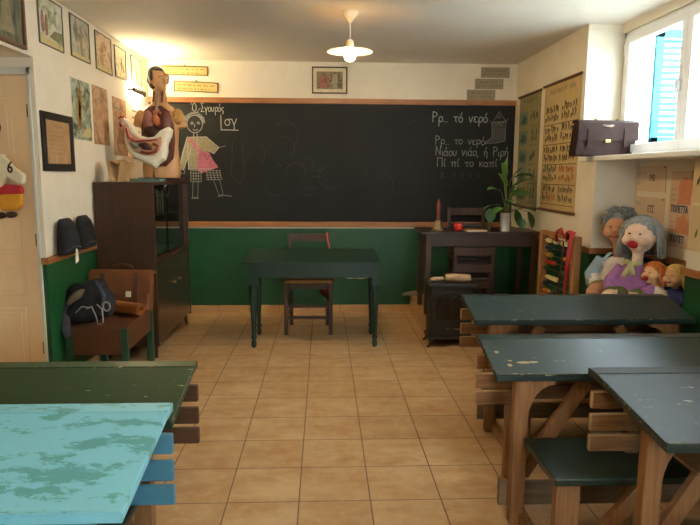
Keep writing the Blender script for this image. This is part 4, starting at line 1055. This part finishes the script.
m = MB(); m.tube([(.02, -.10, .10), (.06, -.12, .12), (.085, -.125, .06), (.10, -.135, .01), (.13, -.13, .02), (.125, -.12, .10), (.09, -.11, .13)], .0042, 6); m.tube([(-.04, -.115, .08), (.0, -.12, .12), (.05, -.12, .11)], .004, 6); m.tube([(.145 + .022 * math.cos(q), -.10, .115 + .028 * math.sin(q)) for q in [k * PI / 6 for k in range(13)]], .006, 6); obj('cord', m, mat('pale_cord', (150, 148, 146), .7), t, 180)
# two dark pouches on the wall rail
for lab, y, tagp in (('dark navy cloth pouch with white tag leaning on the left wall rail', 4.29, True), ('dark navy cloth pouch without tag on the rail, nearer the cabinet', 4.60, False)):
    t = thing('cloth_pouch', lab, 'pouch', (XL + .006, y, .9595), 0, 'dark pouches on the wall rail')
    m = MB(); m.loft([(.045, 0, 0, .04, .135, 3), (.048, 0, .02, .046, .145, 3), (.045, 0, .12, .04, .135, 2.8), (.036, .0, .2, .03, .115, 2.6), (.025, 0, .24, .015, .08, 2.2)])
    b = obj('pouch_body', fuse(m, .009, 2), mat('navy_felt', (19, 20, 25), .9, .2, 20), t, 180)
    m = MB(); m.tube([(.084, -.1, .03), (.09, -.03, .05), (.09, .05, .04), (.085, .11, .03)], .004, 6); m.sph((.082, -.05, .15), .007, 0, 8, 6); obj('button', m, mat('grey_button', (84, 84, 88), .5), t, 180)
    if tagp: obj('paper_tag', MB().prism([(-.02, -.075), (.035, -.06), (.03, .02), (.0, .03)], lambda u, v, d: (d, u, v), .092, .095), M_paperw, t)

# ------------------------------------------------------------------ pulpit desk, stove and things at back right
t = thing('side_table', 'dark wooden side table on the tiled step by the right wall', 'table', (.955, 5.6, .2))
tw, td, tz = 1.07, .5, .785
obj('tabletop', MB().box(-.05, tw, 0, td, tz - .025, tz), M_darkwoodx, t, None, .004)
m = MB(); m.box(.0, tw - .03, .02, .04, tz - .14, tz - .025); m.box(.0, tw - .03, td - .04, td - .02, tz - .14, tz - .025); m.box(0, .02, .04, td - .04, tz - .14, tz - .025); m.box(tw - .05, tw - .03, .04, td - .04, tz - .14, tz - .025); obj('apron', m, M_darkwoodx, t, None, .003)
for x in (-.005, tw - .075):
    for y in (.016, td - .066):
        m = MB(); m.prism([(-.0, 0), (.045, 0), (.055, tz - .02), (-.0, tz - .02)], lambda u, v, d, x=x, y=y: (x + u, y + d, v), 0, .05); obj('leg', m, M_darkwood, t, None, .003)
TZ = .2 + tz
# hand bell
t = thing('hand_bell', 'brass hand bell with red wooden handle at the left of the side table', 'bell', (1.085, 5.75, TZ))
t.scale = (1.15, 1.15, 1.02)
m = MB(); m.lathe([(.056, 0), (.058, .006), (.05, .014), (.042, .03), (.034, .06), (.028, .085), (.018, .098), (.011, .105)], n=24); obj('bell_cup', m, mat('dull_bronze_bell', (120, 104, 78), .35, .15, 20, metal=.8), t, 50)
m = MB(); m.lathe([(.010, .10), (.014, .12), (.011, .15), (.015, .2), (.016, .235), (.010, .27), (.006, .29), (.001, .294)], n=14); obj('handle', m, mat('red_brown_handle', (112, 40, 28), .4), t, 60)
t = thing('apple', 'shiny red apple on the side table beside the bell', 'apple', (1.262, 5.67, TZ))
m = MB(); m.lathe([(.004, .006), (.02, .001), (.038, .018), (.045, .042), (.04, .066), (.024, .08), (.008, .077), (.002, .072)], n=20); obj('flesh', m, mat('apple_red', (206, 40, 36), .25, .25, 9, coat=.5), t, 180)
m = MB(); m.tube([(0, 0, .072), (.004, 0, .09), (.01, 0, .098)], .0025, 6); obj('stem', m, M_ink, t)
t = thing('notebook', 'thin cream notebook lying flat on the side table by the apple', 'notebook', (1.42, 5.70, TZ), R(8))
obj('pages', MB().box(-.1, .1, -.07, .07, .002, .014), M_paperw, t); m = MB(); m.box(-.104, .104, -.073, .073, 0, .002); m.box(-.104, .104, -.073, .073, .014, .016); obj('cover', m, M_kraft, t)
t = thing('ink_bottle', 'small glass bottle with brass neck next to the plant can', 'bottle', (1.575, 5.73, TZ))
m = MB(); m.lathe([(.018, 0), (.02, .01), (.02, .05), (.012, .07), (.010, .08)], n=14); obj('bottle', m, mat('smoky_glass', (60, 52, 40), .15), t, 50); m = MB(); m.lathe([(.012, .078), (.017, .085), (.018, .13), (.012, .14), (.004, .145)], n=14); obj('neck', m, M_brass, t, 50)
# plant in a can
t = thing('potted_plant', 'green leafy plant in a silver tin can on the side table', 'plant', (1.712, 5.70, TZ))
m = MB(); m.lathe([(.046, 0), (.048, .004), (.046, .01), (.046, .165), (.049, .17), (.044, .172), (.043, .15), (.002, .148)], n=24)
for k in range(3): m.lathe([(.046, .05 + .03 * k), (.0478, .054 + .03 * k), (.046, .058 + .03 * k)], n=24, cap=False)
obj('tin_can', m, mat('tin', (196, 194, 184), .35, .12, 20, metal=.25), t, 50)
m = MB(); obj('soil', MB().lathe([(.042, .14), (.042, .152), (.002, .155)]), mat('soil', (50, 36, 26), .95), t)
M_leaf = mat('plant_green', (84, 128, 52), .4, .3, 16); M_leafd = mat('plant_dark_green', (44, 82, 42), .4, .25, 16)
ms_, ml, md = MB(), MB(), MB()
spec = [((.0, 0, .155), (-.03, -.02, .46), (.05, .0, .9), .24, .065), ((.0, .01, .155), (.04, -.03, .40), (.6, -.35, .75), .24, .12), ((0, 0, .155), (.04, .03, .34), (.9, -.1, .45), .24, .11), ((0, -.01, .155), (-.05, -.02, .36), (-.7, -.4, .6), .20, .10), ((0, -.01, .155), (.0, -.05, .26), (-.1, -.8, .6), .17, .11), ((0, 0, .155), (-.07, -.02, .24), (-.95, -.3, .3), .17, .09), ((.01, 0, .155), (.04, .03, .46), (.45, .0, .95), .20, .07), ((0, 0, .155), (-.01, -.03, .42), (-.35, -.3, .8), .2, .08), ((.0, -.01, .155), (.03, -.05, .32), (.5, -.6, .5), .18, .10), ((0, 0, .155), (-.04, -.04, .22), (-.6, -.55, .1), .15, .09), ((.01, -.01, .155), (.02, -.05, .36), (.2, -.7, .7), .19, .10), ((.0, 0, .155), (.06, -.03, .5), (.8, -.2, .5), .2, .09), ((.0, 0, .155), (-.02, -.02, .5), (-.2, -.3, .9), .18, .07), ((.0, 0, .155), (.03, -.05, .24), (.55, -.6, .4), .14, .09)]
for a, b, dr, L, W in spec:
    mid = ((a[0] + b[0]) / 2 + .008, (a[1] + b[1]) / 2, (a[2] + b[2]) / 2); ms_.tube([a, mid, b], [.005, .004, .003], 6); ml.leaf(b, dr, L, W, .9, 0, random.uniform(-.5, .5))
for a, dr, L, W in (((.085, -.05, .20), (.1, -.3, -.9), .15, .10), ((.12, -.06, .13), (.1, -.4, -.6), .12, .085), ((.20, -.05, .185), (.2, -.25, -.9), .165, .13), ((.17, -.04, .22), (.5, -.4, -.1), .11, .08), ((-.16, -.05, .21), (-.1, -.4, -.9), .14, .10)):
    ms_.tube([(0.01, 0, .16), (a[0] * .6, a[1] * .5, .21), a], .003, 6); md.leaf(a, dr, L, W, .25, 0, random.uniform(-.3, .3))
obj('stem', ms_, mat('stem_green', (110, 120, 62), .5), t, 180)
obj('foliage', ml, M_leaf, t, 180); obj('trailing_foliage', md, M_leafd, t, 180)
# chairs at the side table
chair('wooden_chair', 'dark wooden chair behind the side table, its top rail above the tabletop', (1.53, 6.28, .2), 0, .44, .38, .45, .965, M_chair, M_darkwoodx, 2)
chair('wooden_chair', 'small low dark chair under the side table behind the stove', (1.40, 5.79, .2), PI, .42, .34, .32, .655, M_chair, M_darkwoodx, 3)
# stove
t = thing('stove_heater', 'black stove heater with arched grid window before the tiled step', 'stove', (1.12, 5.31, 0))
M_iron = mat('black_iron', (38, 36, 33), .5, .15, 20)
obj('body', MB().box(-.185, .185, -.10, .12, .085, .54), M_iron, t, None, .008)
obj('top_plate', MB().box(-.212, .212, -.13, .145, .54, .572), M_iron, t, None, .008)
obj('base_plate', MB().box(-.2, .2, -.118, .135, .07, .092), M_iron, t, None, .006)
m = MB(); fo = [(-.165, .225), (.165, .225), (.165, .43)] + arc(0, .43, .165, .075, 0, 180, 14) + [(-.165, .43)]
fi = [(-.14, .245), (.14, .245), (.14, .425)] + arc(0, .425, .14, .058, 0, 180, 14) + [(-.14, .425)]
n = len(fo)
A = [m.bm.verts.new((a, -.118, b)) for a, b in fo]; B = [m.bm.verts.new((a, -.118, b)) for a, b in fi]; A2 = [m.bm.verts.new((a, -.1, b)) for a, b in fo]; B2 = [m.bm.verts.new((a, -.1, b)) for a, b in fi]
for k in range(n):
    j = (k + 1) % n
    m.bm.faces.new((A[k], A[j], B[j], B[k])); m.bm.faces.new((A[k], A2[k], A2[j], A[j])); m.bm.faces.new((B[k], B[j], B2[j], B2[k]))
dr = obj('stove_door', m, M_iron, t)
obj('window', MB().prism(fi, f2, .1005, .104), mat('sooty_glass', (46, 36, 26), .2, .3, 14), dr)
m = MB()
for px in (-.07, .07): m.tube([(px - .0, -.108, .246), (px, -.108, .36)] , .004, 6)
m.tube([(x_, -.108, z_) for x_, z_ in arc(-.07, .25, .13, .21, 0, 90, 10)], .006, 6); m.tube([(x_, -.108, z_) for x_, z_ in arc(.07, .25, .13, .21, 180, 90, 10)], .006, 6); m.tube([(x_, -.108, z_) for x_, z_ in arc(0, .25, .135, .22, 0, 180, 16)], .005, 6); m.tube([(0, -.108, .246), (0, -.108, .48)], .004, 6)
obj('lattice', m, M_iron, dr, 180)
m = MB(); m.box(-.17, .17, -.108, -.1, .115, .205); obj('lower_door', m, M_iron, t, None, .004)
m = MB(); m.sph((-.03, -.112, .165), .009, 0, 10, 8); m.tube([(.03, -.112, .165), (.09, -.112, .16)], .005, 6); obj('handle', m, M_metal, t, 180)
for sx in (-1, 1):
    for sy in (-1, 1):
        yb = .0 + sy * .1
        m = MB(); m.tube([(sx * .165, yb, .085), (sx * .175, yb + sy * .006, .05), (sx * .19, yb + sy * .014, .018), (sx * .212, yb + sy * .02, .007)], [.022, .016, .011, .009], 8); obj('leg', m, M_iron, t, 180)
M_bark = mat('pale_log', (186, 158, 122), .85, .25, 14, bmp=.4)
for lab, p0, p1, r in (('thick pale split log lying on top of the stove', (1.085, 5.30, .608), (1.287, 5.24, .612), .037), ('thin pale stick lying at the left of the stove top', (.945, 5.28, .592), (1.06, 5.33, .594), .021)):
    p0, p1 = Vector(p0), Vector(p1); mid = (p0 + p1) / 2
    t = thing('firewood_log', lab, 'firewood', (mid.x, mid.y, .572), 0, 'pale logs on the stove')
    m = MB(); q0, q1 = p0 - Vector((mid.x, mid.y, .572)), p1 - Vector((mid.x, mid.y, .572)); m.tube([q0, q0.lerp(q1, .3) + Vector((0, 0, .004)), q0.lerp(q1, .7), q1], [r * .85, r, r * .95, r * .9], 9); obj('bark', m, M_bark, t, 50)
    m = MB(); dd = (q1 - q0).normalized(); m.tube([q1, q1 + dd * .003], r * .84, 9); m.tube([q0, q0 - dd * .003], r * .78, 9); obj('cut_end', m, mat('log_end', (206, 184, 150), .85), t)
t = tag(obj('cardboard_sheet', MB().prism([(.86, .2), (1.06, .205), (1.07, .235), (.99, .245), (.87, .222)], lambda u, v, d: (u, d, v), 6.5, 6.57), mat('grey_card', (128, 124, 108), .8)), 'crumpled grey card lying at the back edge of the tiled step', 'card')

# ------------------------------------------------------------------ abacus with a red rope
ab = thing('abacus', 'large wooden floor abacus with coloured beads against the right wall', 'abacus', (1.92, 4.88, 0), R(-85))
wd = wood('abacus_wood', (142, 96, 52), (182, 132, 78), .5, 'z')
aw = .62
for x in (-aw / 2, aw / 2 - .05): obj('post', MB().box(x, x + .05, -.03, .03, 0, 1.045), wd, ab, None, .004)
for z in (.47, 1.005): obj('rail', MB().box(-aw / 2 + .05, aw / 2 - .05, -.018, .018, z, z + .04), wd, ab, None, .003)
for x in (-aw / 2 - .005, aw / 2 - .055): obj('foot', MB().box(x, x + .06, -.1, .1, 0, .035), wd, ab, None, .004)
rows = [(.965, 'ivory', [(.04, 3), (.18, 2), (.31, 4)], (222, 206, 160)), (.905, 'navy', [(.04, 5), (.33, 5)], (40, 48, 74)), (.845, 'amber', [(.05, 4), (.36, 5)], (196, 146, 52)), (.785, 'scarlet', [(.05, 7), (.40, 4)], (176, 44, 36)), (.725, 'green', [(.02, 3), (.3, 4)], (46, 78, 46)), (.655, 'cream', [(.07, 9)], (226, 208, 152)), (.595, 'blue', [(.03, 3)], (46, 56, 70)), (.535, 'orange', [(.03, 4)], (192, 130, 62))]
for z, nm, blocks, c in rows:
    m = MB(); m.tube([(-aw / 2 + .05, 0, z), (aw / 2 - .05, 0, z)], .003, 6); w_ = obj('wire', m, M_metal, ab, 180)
    for x0, nb in blocks:
        for k in range(nb):
            m = MB(); m.lathe([(.006, -.011), (.017, -.009), (.02, 0), (.017, .009), (.006, .011)], (-aw / 2 + .05 + x0 + .013 + k * .0225, 0, z), 12, mtx=Matrix.Rotation(R(90), 3, 'Y')); obj('bead', m, mat('bead_' + nm, c, .35), w_, 60)
t = thing('skipping_rope', 'red skipping rope draped over the near post of the abacus', 'rope', (1.92, 4.575, 1.05))
m = MB()
for k in range(5):
    dx = -.05 + .013 * k; zz = random.uniform(-.5, -.36)
    m.tube([(-.01 + dx * .3, .10, -.05 + .004 * k), (dx * .5 - .02, .06, .028 + .002 * k), (dx * .5, .0, .012 + .004 * k), (-.045 + dx * .25, -.035 - .004 * k, -.03), (-.055 + dx * .3, -.03 - .004 * k, -.2), (-.06 + dx * .4, -.035 + .005 * k, zz)], .0055, 7)
for k in range(3): m.tube([(-.06, .02 + .01 * k, -.02), (-.075, .12 - .02 * k, .02 + .018 * k), (-.07, .2, -.01 + .016 * k), (-.06, .24 - .03 * k, -.06)], .006, 7)
obj('cord', m, mat('red_rope', (164, 34, 40), .7, .2, 40), t, 180)
m = MB()
for k in range(26): m.sph((-.07 + random.uniform(-.03, .03), .12 + random.uniform(-.06, .06), -.50 + random.uniform(-.03, .03)), random.uniform(.012, .022), 0, 8, 6)
m.tube([(-.05, .09, -.05), (-.055, .1, -.25), (-.065, .12, -.47)], .006, 7)
obj('tassel', m, mat('maroon_wool', (92, 38, 44), .9, .3, 50), t, 180)

# ------------------------------------------------------------------ dolls in the recess
sb = thing('doll_bench', 'low wooden bench in the window recess carrying the four cloth dolls', 'bench', (2.11, 4.17, 0))
obj('seat', MB().box(-.24, .24, -.37, .32, .575, .605), M_deskwood, sb, None, .004)
for x in (-.22, .19):
    for y in (-.36, .26): obj('leg', MB().box(x, x + .045, y, y + .045, 0, .575), M_deskwoodz, sb, None, .003)
SEAT = .605
def doll(label, loc, rz, s, lean, skin, hairc, shirtc, pantc, hair, mouth, extra=None, legs=True, headdx=0.0, face='smile', hs=.84, hz=.465):
    t = thing('cloth_doll', label, 'doll', loc, rz, 'cloth dolls in the window recess')
    V = lambda x, y, z: Vector((x * s, y * s, z * s))
    hx, hy = headdx, lean
    k_ = s * hs
    HV = lambda x, y, z: V(hx + x * hs, hy + y * hs, hz + z * hs)
    m = MB()
    m.sph(HV(0, 0, 0), (.098 * k_, .092 * k_, .112 * k_)); m.tube([V(0, .01, .26), V(hx * .7, hy * .8, .38)], .036 * k_, 10)
    m.sph(HV(0, - .092, - .012), (.018 * k_, .018 * k_, .018 * k_))
    m.sph(HV(- .055, - .055, - .03), (.04 * k_, .04 * k_, .035 * k_)); m.sph(HV(.055, - .055, - .03), (.04 * k_, .04 * k_, .035 * k_)); m.sph(HV(0, - .06, - .075), (.035 * k_, .035 * k_, .03 * k_))
    for sx in (-1, 1): m.sph(HV(sx * .098, .01, - .01), (.014 * k_, .022 * k_, .03 * k_))
    m.sph(V(0, .01, .14), (.10 * s, .07 * s, .14 * s))
    for sx in (-1, 1):
        m.tube([V(sx * .09, 0, .235), V(sx * .14, -.03, .14), V(sx * .09, -.13, .10)], [.036 * s, .032 * s, .028 * s], 10)
        m.sph(V(sx * .075, -.155, .098), (.03 * s, .036 * s, .024 * s))
        for k in range(4): m.tube([V(sx * (.06 + .011 * k), -.17, .1), V(sx * (.055 + .012 * k), -.20, .09), V(sx * (.055 + .012 * k), -.215, .078)], .0085 * s, 7)
        m.tube([V(sx * .055, -.145, .11), V(sx * .035, -.165, .12)], .009 * s, 7)
        if legs:
            m.tube([V(sx * .055, -.02, .055), V(sx * .075, -.19, .075), V(sx * .08, -.23, .06)], [.055 * s, .05 * s, .045 * s], 12)
            m.tube([V(sx * .08, -.215, .06), V(sx * .085, -.24, -.02), V(sx * .085, -.245, -.06)], [.045 * s, .036 * s, .03 * s], 12)
            m.sph(V(sx * .085, -.27, -.07), (.034 * s, .06 * s, .028 * s))
    obj('body', fuse(m, .0075 * max(s, .75), 2), mat('doll_skin_%d_%d_%d' % skin, skin, .85, .08, 20), t, 180)
    # clothes a few millimetres outside the body
    m = MB(); m.loft([(0, .01 * s, .0, .108 * s, .085 * s, 2.4), (0, .01 * s, .08 * s, .115 * s, .085 * s, 2.4), (0, .01 * s, .18 * s, .108 * s, .08 * s, 2.3), (0, .01 * s, .25 * s, .088 * s, .066 * s, 2.2), (0, .01 * s, .285 * s, .048 * s, .046 * s, 2)])
    for sx in (-1, 1):
        m.tube([V(sx * .08, .0, .24), V(sx * .145, -.03, .14), V(sx * .098, -.115, .105)], [.05 * s, .046 * s, .04 * s], 12)
    obj('shirt', fuse(m, .008 * max(s, .75), 2), mat('doll_top_%d_%d_%d' % shirtc, shirtc, .9, .14, 26, bmp=.2), t, 180)
    m = MB(); m.sph(V(0, -.0, .05), (.115 * s, .095 * s, .06 * s))
    for sx in (-1, 1): m.tube([V(sx * .055, -.01, .06), V(sx * .072, -.165, .078)] + ([V(sx * .08, -.225, .06), V(sx * .085, -.24, .0)] if pantc[3] else []), [.068 * s, .064 * s] + ([.056 * s, .046 * s] if pantc[3] else []), 12)
    obj('trousers', fuse(m, .008 * max(s, .75), 2), mat('doll_legs_%d_%d_%d' % pantc[:3], pantc[:3], .9, .14, 26, bmp=.2), t, 180)
    # hair
    kind, long_ = hair
    m = MB(); m.sph(HV(0, .022, .028), (.107 * k_, .098 * k_, .102 * k_), 0, 18, 12)
    nst = 210
    for k in range(nst):
        u = random.random(); ang = random.uniform(-PI * .12, PI * 1.12) if long_ else random.uniform(0, 2 * PI)
        ph = random.uniform(.15, 1.25)
        dvec = Vector((math.cos(ang) * math.sin(ph), math.sin(ang) * math.sin(ph) if long_ else max(-.45, math.sin(ang)) * math.sin(ph), math.cos(ph)))
        p = HV(0, .02, .03) + Vector((dvec.x * .103 * k_, dvec.y * .097 * k_, dvec.z * .1 * k_))
        if long_:
            out = Vector((dvec.x, dvec.y, 0)); out = out.normalized() if out.length > .01 else Vector((0, 1, 0))
            L = random.uniform(.8, 1.1) * long_ * s
            p1 = p + out * .03 * k_ + Vector((0, 0, -.02 * k_)); p2 = HV(0, .02, 0) + out * random.uniform(.12, .145) * k_ + Vector((0, 0, -L * .5)); p3 = p2 + Vector((out.x * .01 * k_, out.y * .01 * k_, -L * .5))
            m.tube([p, p1, p2, p3], [.008 * s, .008 * s, .0075 * s, .005 * s], 5)
        else:
            p1 = p + dvec * .022 * s + Vector((random.uniform(-.02, .02), random.uniform(-.02, .02), random.uniform(-.012, .012))) * s
            p2 = p1 + Vector((random.uniform(-.03, .03), random.uniform(-.03, .01), random.uniform(-.045, .0))) * s
            m.tube([p, p1, p2], [.008 * s, .008 * s, .005 * s], 5)
    obj('hair', m, mat('doll_hair_%d_%d_%d' % hairc, hairc, .9, .25, 50), t, 180)
    m = MB()
    if face == 'open':
        m.sph(HV(- .005, - .098, - .052), (.036 * k_, .015 * k_, .024 * k_), rot=(0, R(8), 0)); obj('mouth', m, mat('doll_red_mouth', (158, 20, 28), .8), t, 180)
    else:
        m.tube([HV(- .03, - .096, - .045), HV(0, - .106, - .056), HV(.03, - .096, - .045)], .007 * k_, 6); obj('mouth', m, mat('doll_rose_mouth', (166, 66, 56), .8), t, 180)
    m = MB()
    for sx in (-1, 1): m.sph(HV(sx * .034, - .088, .018), (.009 * k_, .006 * k_, .005 * k_), 0, 8, 6)
    obj('eye', m, M_ink, t)
    return t, V
gp, V = doll('grandfather cloth doll with shaggy grey hair and pale blue jacket, nearest the charts', (2.165, 4.37, SEAT), R(-42), 1.1, -.02, (196, 142, 106), (128, 134, 134), (214, 206, 196), (150, 132, 96, False), ('shag', 0), None, headdx=.0, hs=.9, hz=.475)
m = MB()
for sx in (-1, 1):
    m.tube([V(sx * .085, .0, .26), V(sx * .155, -.02, .14), V(sx * .12, -.09, .105)], [.058 * 1.1, .056 * 1.1, .05 * 1.1], 12)
m.loft([(0, .035, .0, .15, .085, 2.4), (0, .035, .12, .15, .085, 2.4), (0, .03, .25, .14, .08, 2.3), (0, .02, .34, .075, .06, 2)])
jk = fuse(m, .010, 2); b_ = bmesh.new(); b_.from_mesh(jk)
bmesh.ops.delete(b_, geom=[v for v in b_.verts if v.co.y < -.035 and abs(v.co.x) < .085], context='VERTS'); b_.to_mesh(jk); b_.free()
o = obj('jacket', jk, mat('pale_blue_jacket', (140, 162, 172), .9, .1, 20), gp, 180); sd = o.modifiers.new('thickness', 'SOLIDIFY'); sd.thickness = .006
gm, V = doll('grandmother cloth doll with long grey hair, purple jumper and big red mouth', (2.165, 4.10, SEAT), R(-50), 1.1, -.02, (236, 204, 176), (152, 160, 162), (164, 112, 170), (92, 104, 62, False), ('long', .125), None, headdx=.02, face='open', hs=.95, hz=.455)
m = MB(); m.tube([V(-.05, -.04, .29), V(0, -.07, .275), V(.05, -.04, .29)], .018, 8); m.tube([V(0, -.08, .28), V(-.03, -.10, .2)], [.016, .022], 8, flat=.5); m.tube([V(0, -.08, .28), V(.025, -.10, .215)], [.016, .022], 8, flat=.5)
obj('scarf', m, mat('pale_green_scarf', (188, 190, 138), .9), gm, 180)
oc, V = doll('small orange-haired cloth doll in blue trousers leaning beside the grandmother', (2.225, 3.93, SEAT), R(-72), .62, -.03, (226, 178, 132), (196, 112, 52), (224, 212, 186), (44, 60, 122, True), ('long', .12), None, headdx=-.03, face='open', hs=1.0, hz=.42)
bc, V = doll('small blond cloth doll in dark blue clothes, nearest the pier', (2.30, 3.845, SEAT), R(-66), .62, -.02, (226, 180, 134), (216, 184, 104), (46, 58, 110), (40, 52, 104, True), ('long', .12), None, headdx=.0, hs=1.0, hz=.41)

# ------------------------------------------------------------------ briefcase on the sill
t = thing('leather_briefcase', 'old dark brown leather briefcase standing on the window sill corner', 'briefcase', (2.13, 4.66, 1.655), R(4))
M_bc = mat('dark_leather_case', (50, 33, 27), .55, .25, 14, bmp=.2, spec=.12)
m = MB(); m.prism([(-.245, 0), (.225, .0), (.235, .04), (.245, .21), (.235, .255), (-.215, .255), (-.228, .21), (-.245, .04)], lambda u, v, d: (u, d, v), -.055, .055); obj('body', m, M_bc, t, None, .012)
m = MB(); m.prism([(.058, .25), (.03, .268), (-.035, .268), (-.066, .25), (-.07, .115), (-.062, .115), (-.058, .245), (.05, .255)], lambda u, v, d: (d, u, v), -.232, .245); obj('flap', m, M_bc, t, None, .004)
for x in (-.15, .14): obj('strap', MB().box(x - .014, x + .014, -.076, -.069, .07, .2), MATS['dark_leather_case'], t, None, .002)
obj('lock', MB().box(-.022, .022, -.078, -.066, .10, .125), M_brass, t, None, .004)
m = MB(); m.tube([(-.07, -.03, .262), (-.06, -.045, .235), (-.02, -.07, .222), (.02, -.07, .222), (.06, -.045, .235), (.07, -.03, .262)], .011, 10); obj('handle', m, mat('pale_worn_handle', (112, 92, 74), .45), t, 180)
m = MB()
for x in (-.08, .09): m.tube([(x - .01, -.02, .268), (x, -.03, .278), (x + .012, -.02, .268)], .006, 8)
obj('handle_ring', m, M_brass, t, 180)

# ------------------------------------------------------------------ light
W = bpy.data.worlds.new('daylight'); SC.world = W; W.use_nodes = True
bg = W.node_tree.nodes['Background']; bg.inputs[0].default_value = lin((234, 241, 252)); bg.inputs[1].default_value = 9.0
sl = bpy.data.lights.new('sun', 'SUN'); sl.energy = 5; sl.angle = R(1); sl.color = (1, .96, .9)
so = bpy.data.objects.new('sun', sl); COL.objects.link(so); so.rotation_euler = Vector((.75, .35, -.75)).to_track_quat('-Z', 'Y').to_euler()

# ------------------------------------------------------------------ camera
cam = bpy.data.cameras.new('camera'); co = bpy.data.objects.new('camera', cam); COL.objects.link(co)
cam.sensor_fit = 'HORIZONTAL'; cam.sensor_width = 36; cam.lens = 36 * 610.5 / 700; cam.clip_start = .05
yaw, pit, rol = .0433, .144, .0053
F = Vector((math.sin(yaw) * math.cos(pit), math.cos(yaw) * math.cos(pit), -math.sin(pit))); Rv = Vector((math.cos(yaw), -math.sin(yaw), 0)); U = Rv.cross(F)
R2 = math.cos(rol) * Rv + math.sin(rol) * U; U2 = -math.sin(rol) * Rv + math.cos(rol) * U
mt = Matrix((R2, U2, -F)).transposed().to_4x4(); mt.translation = (0, 0, 1.5124)
co.matrix_world = mt
SC.camera = co
SC.view_settings.view_transform = 'Standard'; SC.view_settings.look = 'None'; SC.view_settings.gamma = 1; SC.view_settings.use_curve_mapping = False
SC.view_settings.exposure = 1.15
